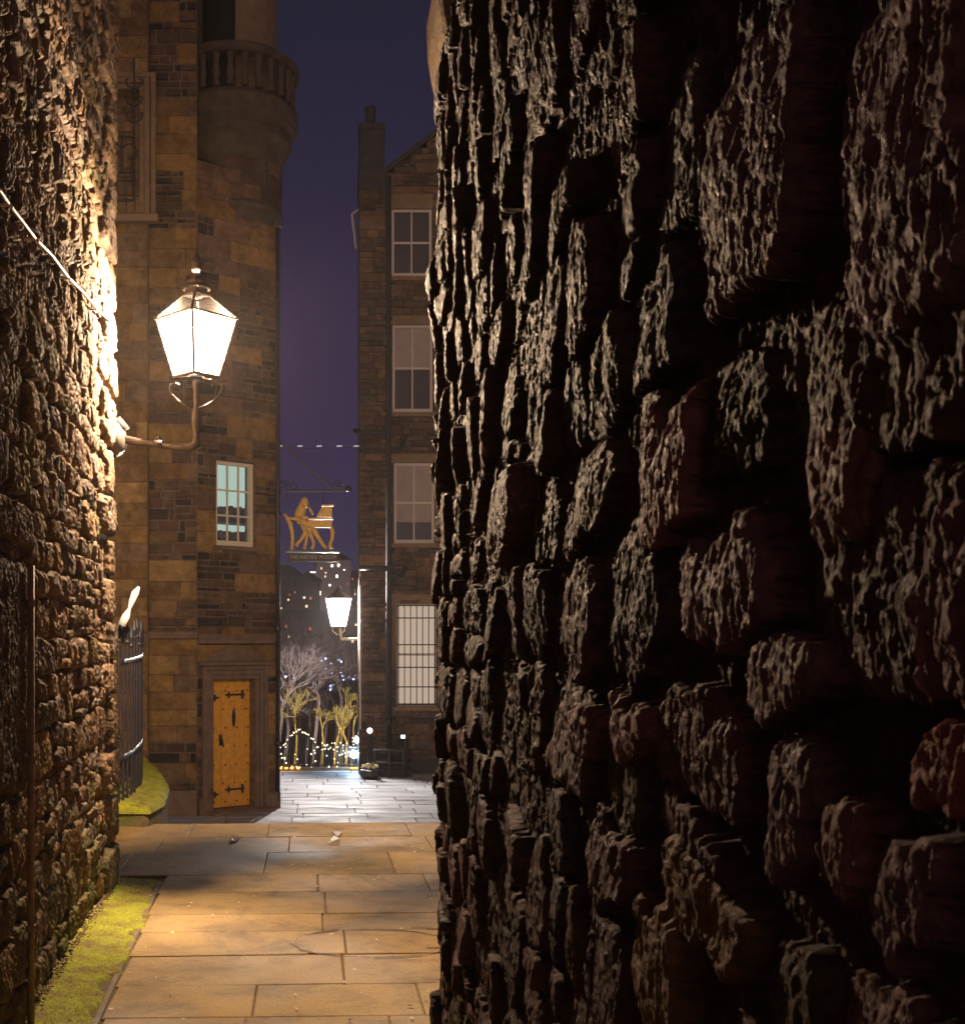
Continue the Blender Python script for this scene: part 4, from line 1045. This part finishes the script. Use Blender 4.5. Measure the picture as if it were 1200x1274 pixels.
# ------------------------------------------------------------------ hanging sign
def sign():
    D = 19.3; P = lambda x, y: at(x, y, D)
    root = empty('hanging_sign', 'gilded sign of a seated writer at a desk hung from the tower', 'sign')
    b = MB(); b.tube([P(341,612),P(430,611)], .016, 6); b.tube([P(344,545),P(414,611)], .016, 6)
    for (cx, cy, r0, s) in ((419,603,.07,1),(427,606,.04,-1),(352,604,.08,1),(366,606,.06,-1)):
        pts = [P(cx,cy)+Vector((s*r0*(1-t/16*.75)*math.cos(t*.55), 0, r0*(1-t/16*.75)*math.sin(t*.55))) for t in range(16)]
        b.tube(pts, .010, 5)
    b.ball(P(433,608), .05); b.tube([P(357,612),P(357,622)], .008, 5); b.tube([P(402,612),P(402,630)], .008, 5)
    b.build('bracket', M['iron'], root)
    def z2(x, y): return P(340+x/9.8, 590+y/9.8)
    def limb(mb, pts, rr, sq=.55): mb.tube([z2(*p) for p in pts], [r/9.8/F*D for r in rr], 10, sq=(1,sq))
    c = MB()    # chair: swept back post, arm, front leg
    limb(c, [(130,480),(165,530),(205,600),(225,690),(235,790),(228,860),(222,925)], [14,22,26,24,21,20,24])
    limb(c, [(195,540),(250,540),(310,555),(345,600),(350,650)], [16,17,19,16,12]); limb(c, [(355,650),(410,740),(400,820),(375,915)], [16,22,18,22])
    c.build('chair', M['gold'], root, smooth=True)
    d = MB()    # desk: sloping top, frieze, legs
    d.prism([(z2(x,y).x, z2(x,y).z) for x,y in ((430,535),(720,530),(722,550),(430,556))], D-.045, D+.045)
    d.prism([(z2(x,y).x, z2(x,y).z) for x,y in ((428,570),(712,560),(712,650),(500,652),(478,640),(430,642))], D-.035, D+.035)
    d.prism([(z2(x,y).x, z2(x,y).z) for x,y in ((525,522),(560,455),(590,405),(715,400),(712,524))], D-.035, D+.035)
    d.prism([(z2(x,y).x, z2(x,y).z) for x,y in ((585,375),(735,372),(735,390),(585,394))], D-.045, D+.045)
    limb(d, [(700,650),(722,700),(715,790),(690,860),(705,915)], [24,26,20,19,26]); limb(d, [(430,650),(450,730),(485,820),(490,870),(465,915)], [20,22,19,16,24])
    d.build('desk', M['gold'], root, smooth=False)
    f = MB()    # the writer
    limb(f, [(395,285),(385,305),(380,345),(390,380),(392,408)], [22,40,50,40,18], .8)
    limb(f, [(370,400),(345,440),(320,490),(300,540)], [36,58,60,50], .6)
    limb(f, [(330,430),(300,500),(350,520),(410,530),(430,545)], [30,30,26,20,16], .7)
    limb(f, [(430,400),(455,440),(480,490)], [16,18,12])
    limb(f, [(300,560),(360,590),(420,610),(440,640)], [42,44,38,30], .7)
    limb(f, [(440,640),(500,690),(560,790),(610,870),(650,905)], [26,32,26,22,20]); limb(f, [(400,630),(380,720),(330,810),(275,865),(300,885)], [28,26,20,20,16])
    limb(f, [(370,300),(350,340),(335,390),(300,440),(270,500)], [18,26,28,26,18], .8)
    f.build('seated_figure', M['gold'], root, smooth=True)
    s = MB(); a, b_ = P(356,686), P(421,686); s.box(a.x,b_.x,D-.05,D+.05,a.z-.02,a.z+.008); s.build('ledge', M['iron'], root)
    s = MB(); a, b_ = P(358,688), P(421,699); s.box(a.x,b_.x,D-.02,D+.02,b_.z,a.z-.01)
    sb = s.build('name_board', M['sign'], root, bevel=.01)
    cu = bpy.data.curves.new('lettering', 'FONT'); cu.body = "THE WRITERS' MUSEUM"; cu.size = .082; cu.align_x = 'CENTER'; cu.align_y = 'CENTER'; cu.extrude = .003
    tmp = bpy.data.objects.new('tmp', cu); me = bpy.data.meshes.new_from_object(tmp); me.materials.clear(); me.materials.append(M['letter'])
    bpy.data.objects.remove(tmp); t = link('lettering', me)
    t.location = ((a.x+b_.x)/2, D-.026, (a.z+b_.z)/2); t.rotation_euler = (R(90),0,0); t.scale = (.86,1,1); t.parent = sb
    for x in (366,405):
        s = MB(); s.tube([P(x,700),P(x,704)], .01, 5)
    # string of small lamps across the gap
    root = empty('string_lights', 'overhead wire with small white lamps between tower and tenement', 'string lights')
    w = MB(); D2 = 21.0; pts = [at(338+k*10, 556.5-1.2*math.sin(k/11*math.pi)*-1, D2) for k in range(12)]; w.tube(pts, .004, 4); w.build('wire', M['iron'], root)
    for x in (348,373,397,422,443):
        q = MB(); p = at(x, 555, D2); q.tube([p+Vector((-.045,0,0)),p+Vector((.045,0,.003))], .012, 6); q.build('bulb', M['fairy_w'], root)
sign()

# ------------------------------------------------------------------ fence, fairy lights, planter, beyond
def fence():
    D = 24.55; P = lambda x, y: at(x, y, D); rg = random.Random(9)
    root = empty('iron_fence', 'low black iron fence with arched top at the far end of the court', 'fence')
    def top(x):
        if 352 < x < 395: return 932-20*math.sin((x-352)/43*math.pi)
        return 930
    r = MB(); r.tube([P(x, top(x)) for x in range(340,458,3)], .016, 5); r.tube([P(340,952),P(458,952)], .016, 5); r.build('rail', M['iron'], root)
    for k in range(40):
        x = 341+k*2.95; q = MB(); a = P(x, 958); b = P(x, top(x)-2); q.tube([a,b], .0095, 5); q.build('bar', M['iron'], root)
    q = MB(); q.box(P(339,0).x,P(458,0).x,D-.06,D+.1,-1.03,-.93); q.build('coping', M['ashlar'], root, bevel=.01)
    root = empty('string_lights', 'dense fairy lights draped over the low iron fence', 'string lights')
    pts = []
    for k in range(17): x = 353+k*2.6; pts.append((x+rg.uniform(-.6,.6), top(x)-3+rg.uniform(-2,2)))
    for k in range(14): pts.append((396+k*4+rg.uniform(-1,1), 927+rg.uniform(-3,3)))
    for k in range(48): pts.append((rg.uniform(345,450), rg.uniform(928,955)))
    for p in ((345,929),(347,931),(349,930),(346,926)): pts.append(p)
    for (x, y) in pts:
        q = MB(); q.ball(P(x,y)+Vector((0,-.03,0)), rg.uniform(.009,.016), 8, 5); q.build('bulb', M['fairy'], root)
    w = MB(); s = sorted(pts); w.tube([P(x,y)+Vector((0,-.028,0)) for x,y in s if y < 934], .004, 4); w.build('wire', M['iron'], root)
    # two ice-white spotlights
    for n, (x, y, lab) in enumerate(((444,920,'upper of two ice-blue glaring lamps beside the fence end'),(440,938,'lower of two ice-blue glaring lamps beside the fence end'))):
        rt = empty('spotlight', lab, 'lamp', 'ice-blue lamps at the fence end'); p = P(x,y)+Vector((0,-.1,0))
        q = MB(); q.ball(p, .075 if n else .06, 12, 8); q.build('lens', M['ice'], rt, smooth=True)
        q = MB(); q.tube([p+Vector((0,.06,0)),p+Vector((0,.09,-.02)),Vector((p.x,p.y+.09,-.95))], .012, 6); q.build('stake', M['iron'], rt)
        for k in range(7):
            a = k*.9; q = MB(); q.ball(p+Vector((.10*math.cos(a),.01,.08*math.sin(a))), .012, 6, 4); q.build('small_bulb', M['ice2'], rt)
        l = bpy.data.lights.new('spot_glow', 'POINT'); l.energy = 14; l.color = (.4,.65,1); l.shadow_soft_size = .05
        o = bpy.data.objects.new('spot_glow', l); COL.objects.link(o); o.location = p+Vector((0,-.12,0)); o.parent = rt
    # planter
    rt = empty('planter', 'round dark planter of pale flowers at the tenement corner', 'planter'); c = P(460,958); c.y = 23.1; c.x = (460-PX)/F*23.1; c.z = -1.0
    q = MB(); q.lathe([(.15,0),(.19,.06),(.20,.15),(.18,.17),(.001,.17)], c, 16); q.build('pot', M['iron_old'], rt, smooth=True)
    q = MB()
    for k in range(40):
        a, r = rg.uniform(0,6.28), rg.uniform(0,.17); q.ball((c.x+r*math.cos(a), c.y+r*math.sin(a), -.80+.09*(1-r/.17)+rg.uniform(-.02,.03)), .028, 6, 4)
    q.build('flowers', M['pansy'], rt)
    # amber ground lights along the fence foot
    for n, x in enumerate((349,356,363,371,438,443,447)):
        p = P(x, 959); q = MB(); q.box(p.x-.03,p.x+.03,D-.12,D-.062,-.955,-.925)
        tag(q.build('ground_light', M['amber'], bevel=.008), 'small amber light in the fence coping' , 'light', 'amber lights along the foot of the fence')
M['ice2'] = glow('ice_small', (.6,.85,1), 4)
fence()

def tube_tree(name, label, base, height, lean, seed, mat, levels=6, spread=.62, r0=.09, group=None, sub=3, shrink=.74):
    rg = random.Random(seed); root = empty(name, label, 'tree', group); tr = MB(); br = MB()
    def grow(p, d, L, r, lev):
        pts = [p]; n = 3
        for i in range(n):
            d = (d+Vector((rg.uniform(-.22,.22),rg.uniform(-.22,.22),rg.uniform(-.12,.16)))).normalized(); pts.append(pts[-1]+d*L/n)
        (tr if lev == 0 else br).tube(pts, [r,r*.92,r*.84,r*.74], 6 if lev < 2 else 4, cap=False)
        if lev >= levels: return
        for k in range(sub if lev < 4 else 2):
            q = (d+Vector((rg.uniform(-1,1),rg.uniform(-1,1),rg.uniform(-.5,.7)))*spread).normalized()
            grow(pts[-1] if k < 2 else pts[2], q, L*rg.uniform(shrink-.12,shrink+.08), r*rg.uniform(.55,.72), lev+1)
    grow(Vector(base), Vector(lean).normalized(), height, r0, 0)
    tr.build('trunk', mat, root, smooth=True); br.build('branches', mat, root)
    return root
def beyond():
    rg = random.Random(15)
    g = 'bare trees beyond the fence'
    def gz(D): return -1.3-6.2*min(1,(D-24.7)/38)**.8
    # big pale bare tree, crown between tower and lamp
    for (x, yb, D, h, lean, seed, mat, sp, lab) in (
        (349, 905, 29.0, 1.5, (.25,0,1), 4, M['bark'], .80, 'pale bare tree with a leaning trunk just behind the fence, beside the tower'),
        (385, 905, 33.0, 1.9, (.1,0,1), 8, M['bark'], .85, 'wide bare tree behind the middle of the fence'),
        (420, 895, 38.0, 2.3, (-.2,0,1), 12, M['bark'], .85, 'bare tree behind the lamp, its twigs reaching left'),
        (362, 880, 45.0, 2.8, (0,0,1), 19, M['bark'], .85, 'farthest bare tree, a tangle of thin twigs'),
        (358, 915, 31.0, 1.0, (-.1,0,1), 23, M['bark'], 1.0, 'low spreading bare tree close behind the arch'),
        (405, 910, 35.0, 1.3, (.1,0,1), 27, M['bark'], 1.0, 'low spreading bare tree behind the right half of the fence'),
        (395, 890, 30.0, .9, (.2,0,1), 61, M['bark'], 1.1, 'thin twiggy tree just right of the arch'),
        (350, 870, 34.0, 1.1, (.2,0,1), 62, M['bark'], 1.1, 'thin twiggy tree close to the tower edge'),
        (425, 870, 33.0, 1.0, (-.3,0,1), 63, M['bark'], 1.1, 'thin twiggy tree below the small lamp'),
        (375, 850, 42.0, 1.3, (.1,0,1), 64, M['bark'], 1.1, 'tall twiggy tree rising behind the others in the middle'),
        (436, 880, 40.0, 1.6, (-.1,0,1), 29, M['bark'], 1.0, 'bare tree right beside the tenement edge')):
        p = at(x, yb, D); z0 = gz(D); d = Vector((p.x, D, p.z))
        t = tube_tree('bare_tree', lab, d, h*.42, lean, seed, mat, 7, sp, .045, g, 3, .80)
        q = MB(); q.tube([(p.x-.35*lean[0]*4,D,z0),(p.x-.12,D,(z0+p.z)/2),(p.x,D,p.z)], [.06,.05,.045], 6); q.build('lower_trunk', mat, t, smooth=True)
    for (x, yb, D, h, lean, seed, lab) in (
        (369, 918, 27.5, .9, (.05,0,1), 31, 'small amber-lit tree with one thick upright stem behind the arch'),
        (418, 925, 27.0, .75, (.35,0,1), 33, 'amber-lit forked shrub behind the fence, left of the ice-blue lamps'),
        (402, 920, 27.6, .6, (-.3,0,1), 37, 'low amber-lit shrub between the arch and the forked shrub'),
        (432, 925, 26.8, .7, (-.25,0,1), 39, 'amber-lit shrub leaning left just behind the ice-blue lamps'),
        (426, 895, 29.0, .6, (.2,0,1), 41, 'upper amber-lit thicket rising behind the forked shrub'),
        (440, 915, 28.0, .8, (-.1,0,1), 35, 'amber-lit upright shrub at the tenement corner')):
        p = at(x, yb, D); t = tube_tree('small_tree', lab, (p.x, D, p.z), h*.45, lean, seed, M['bark_y'], 5, .8, .026, 'small trees lit amber behind the fence', 3, .72)
        q = MB(); q.tube([(p.x-.1,D,gz(D)),(p.x,D,p.z)], [.035,.028], 6); q.build('lower_trunk', M['bark_y'], t)
    for n, (x, D) in enumerate(((372,26.4),(414,26.0),(436,26.3))):
        rt = empty('uplight', ('amber uplight under the thick stemmed small tree','amber uplight under the forked shrub','amber uplight under the shrub at the tenement corner')[n], 'light', 'amber uplights in the planting')
        X = (x-PX)/F*D; z = gz(D); q = MB(); q.lathe([(.05,0),(.07,.12),(.06,.13),(.001,.13)], (X,D,z), 10); q.build('housing', M['iron'], rt)
        q = MB(); q.ball((X,D,z+.15), .04, 8, 5); q.build('lens', M['amber'], rt)
        l = bpy.data.lights.new('uplight_glow', 'POINT'); l.energy = 40; l.color = (1,.50,.06); l.shadow_soft_size = .04
        o = bpy.data.objects.new('uplight_glow', l); COL.objects.link(o); o.location = (X, D-.1, z+.5); o.parent = rt
    # blue-lit market stalls on the low ground
    for n, (x, y, D, w) in enumerate(((401,838,80,3.0),(372,845,86,2.4),(428,843,90,4.2),(393,850,70,2.2))):
        lab = ('stall roof outlined with a bright cluster of blue bulbs','small dim stall left of the blue lit stall','wide stall with blue bulbs behind the right trees','nearest low stall below the blue cluster')[n]
        rt = empty('market_stall', lab, 'stall', 'lit stalls on the low ground'); p = at(x,y,D); z0 = -7.6
        q = MB(); q.box(p.x-w/2,p.x+w/2,D,D+2,z0,p.z-.5); q.build('body', M['far_stone'], rt)
        q = MB(); q.prism([(p.x-w/2-.2,p.z-.5),(p.x,p.z+.4),(p.x+w/2+.2,p.z-.5)], D-.3, D+2.3); q.build('roof', M['slate'], rt)
        nb = 22 if n == 0 else 11
        for k in range(nb):
            a = rg.uniform(-.5,.5)*w; zz = p.z-.4+rg.uniform(0,1.5 if n == 0 else .7)
            q = MB(); q.ball((p.x+a, D-.4, zz), rg.uniform(.05,.10), 8, 5); q.build('bulb', M['blue'] if rg.random() < .75 else M['fairy_w'], rt)
    # far city
    spec = [  # x0,x1,top,D,label
        (300,372,712,210,'dark long block behind the sign, leftmost of the far buildings'),
        (368,398,722,170,'dark lower gabled house in the middle distance'),
        (394,436,697,190,'faintly glowing brownish block under the sign with bright windows'),
        (432,470,716,230,'dark block behind the tenement corner'),
        (330,470,772,140,'long low dark terrace below the other far buildings')]
    for n, (x0,x1,yt,D,lab) in enumerate(spec):
        rt = empty('far_building', lab, 'building', 'buildings far beyond the trees')
        a = at(x0,yt,D); b = at(x1,yt,D); q = MB(); q.box(a.x,b.x,D,D+14,-7.6,a.z)
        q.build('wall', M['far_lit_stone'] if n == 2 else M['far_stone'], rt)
        q = MB(); q.prism([(a.x-.3,a.z),(a.x+1.5,a.z+1.2),(b.x-1.5,b.z+1.2),(b.x+.3,b.z)], D-.2, D+14.2); q.build('roof', M['slate'], rt)
        cnt = {0:6,1:3,2:7,3:3,4:7}[n]
        for k in range(cnt):
            u = rg.uniform(max(x0,345)+2, min(x1,448)-2); v = rg.uniform(yt+4, yt+(50 if n < 4 else 30)); p = at(u, v, D-.05)
            q = MB(); w, h = rg.uniform(.08,.16), rg.uniform(.1,.2); q.box(p.x-w,p.x+w,D-.06,D-.02,p.z-h,p.z+h); q.build('window', M['win_warm'] if rg.random() < .7 else M['win_red'], rt)
        if n == 2:
            for (u,v,w,h) in ((413,704,.18,.18),(421,703,.18,.18),(389,712,.45,.08),(419,717,.14,.25),(410,728,.16,.16),(398,738,.1,.35),(428,709,.12,.1)):
                p = at(u,v,D-.1); q = MB(); q.box(p.x-w,p.x+w,D-.12,D-.07,p.z-h,p.z+h); q.build('window', M['win_white'], rt)
    # dark evergreen belt far off
    m = MB()
    for k in range(700):
        D = rg.uniform(95,125); x = rg.uniform(-14,16); z = -7+abs(rg.gauss(0,1))*3.2; s = rg.uniform(.3,.9)
        a = Vector((x,D,z)); v = [a+Vector((rg.uniform(-s,s),rg.uniform(-s,s),rg.uniform(-s,s))) for _ in range(4)]
        m.add(v, [(0,1,2),(0,2,3),(1,2,3),(0,1,3)])
    tag(m.build('foliage', M['leafdark']), 'dark far belt of bushes below the city buildings', 'bushes', kind='stuff')
beyond()

# ------------------------------------------------------------------ ochre corbelled gable end above the right wall
def overhang():
    rg = random.Random(51); D = 6.2; P = lambda x, y: ((x-PX)/F*D, EYE+(PY-y)/F*D)
    m = MB(); prof = [P(521,-60),P(523,0),P(529,35),P(536,65),P(545,98),P(572,140),P(620,170),P(700,170),P(700,-60)]
    o = empty('corbelled_wall', 'ochre sandstone wall end leaning out above the dark right wall', 'wall')
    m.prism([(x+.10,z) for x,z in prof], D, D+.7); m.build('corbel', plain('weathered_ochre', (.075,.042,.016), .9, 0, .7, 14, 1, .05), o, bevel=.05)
overhang()

# ------------------------------------------------------------------ world, sun, camera
HAZE = .0009
SKY_FILL = (.46,.29,.21)
w = bpy.data.worlds.new('World'); scene.world = w; w.use_nodes = True
nt = w.node_tree; bg = nt.nodes['Background']
tc = nt.nodes.new('ShaderNodeTexCoord'); sep = nt.nodes.new('ShaderNodeSeparateXYZ'); nt.links.new(tc.outputs['Generated'], sep.inputs[0])
n = noise(nt, 1.6, 4, .5, tc.outputs['Generated'])
ad = nt.nodes.new('ShaderNodeMath'); ad.operation = 'MULTIPLY_ADD'; ad.inputs[1].default_value = .16; ad.inputs[2].default_value = -.08
nt.links.new(n.outputs[0], ad.inputs[0]); a2 = nt.nodes.new('ShaderNodeMath'); nt.links.new(sep.outputs[2], a2.inputs[0]); nt.links.new(ad.outputs[0], a2.inputs[1])
rp = ramp(nt, a2.outputs[0], [(0,(.031,.028,.064)), (.07,(.027,.024,.061)), (.16,(.029,.018,.062)), (.27,(.024,.0155,.056)), (.38,(.016,.0135,.040)), (.50,(.013,.013,.032)), (.8,(.006,.007,.018))])
sk = nt.nodes.new('ShaderNodeTexSky'); sk.sky_type = 'NISHITA'; sk.sun_disc = False; sk.sun_elevation = R(-8); sk.sun_rotation = R(200)
mxs = mixc(nt, rp.outputs[0], sk.outputs[0], .02, 'ADD')
mr = nt.nodes.new('ShaderNodeMapRange'); mr.inputs[1].default_value = .1; mr.inputs[2].default_value = -.9     # warm fill light added to the unseen sky behind the viewer
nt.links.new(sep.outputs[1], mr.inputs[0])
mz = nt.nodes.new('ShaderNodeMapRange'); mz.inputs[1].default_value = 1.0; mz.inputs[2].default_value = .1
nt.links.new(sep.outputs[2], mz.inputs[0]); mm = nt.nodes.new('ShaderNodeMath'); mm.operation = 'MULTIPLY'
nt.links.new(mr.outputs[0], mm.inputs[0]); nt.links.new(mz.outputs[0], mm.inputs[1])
gl2 = mixc(nt, (0,0,0), SKY_FILL, mm.outputs[0]); mxs = mixc(nt, mxs, gl2, 1, 'ADD')
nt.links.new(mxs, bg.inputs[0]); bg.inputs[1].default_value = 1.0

if HAZE:
    hm = bpy.data.materials.new('haze'); hm.use_nodes = True; ht = hm.node_tree
    for q in list(ht.nodes): ht.nodes.remove(q)
    ho = ht.nodes.new('ShaderNodeOutputMaterial'); pv = ht.nodes.new('ShaderNodeVolumePrincipled')
    pv.inputs['Color'].default_value = (.95,.9,.9,1); pv.inputs['Density'].default_value = HAZE; pv.inputs['Anisotropy'].default_value = .3
    ht.links.new(pv.outputs[0], ho.inputs['Volume'])
    hb = MB(); hb.box(-950,950,-60,1520,-9.5,20); tag(hb.build('haze', hm), 'thin damp night air round the lamps', 'haze', kind='stuff')
cam = bpy.data.cameras.new('camera'); co = bpy.data.objects.new('camera', cam); COL.objects.link(co); scene.camera = co
co.location = (0,0,EYE); co.rotation_euler = (R(90),0,0)
cam.sensor_fit = 'HORIZONTAL'; cam.sensor_width = 36; cam.lens = 45.0
cam.shift_x = (600-PX)/1200; cam.shift_y = (PY-637)/1200
cam.clip_start = .05; cam.clip_end = 3000
cam.dof.use_dof = True; cam.dof.focus_distance = 7.0; cam.dof.aperture_fstop = 24

vs = scene.view_settings; vs.view_transform = 'Standard'; vs.look = 'None'; vs.exposure = 0; vs.gamma = 1
cy = scene.cycles
try:
    cy.use_denoising = True; cy.denoiser = 'OPENIMAGEDENOISE'; cy.max_bounces = 6; cy.diffuse_bounces = 4; cy.glossy_bounces = 3
    cy.transparent_max_bounces = 12; cy.sample_clamp_indirect = 4; cy.caustics_reflective = False; cy.caustics_refractive = False
except Exception as e: print(e)
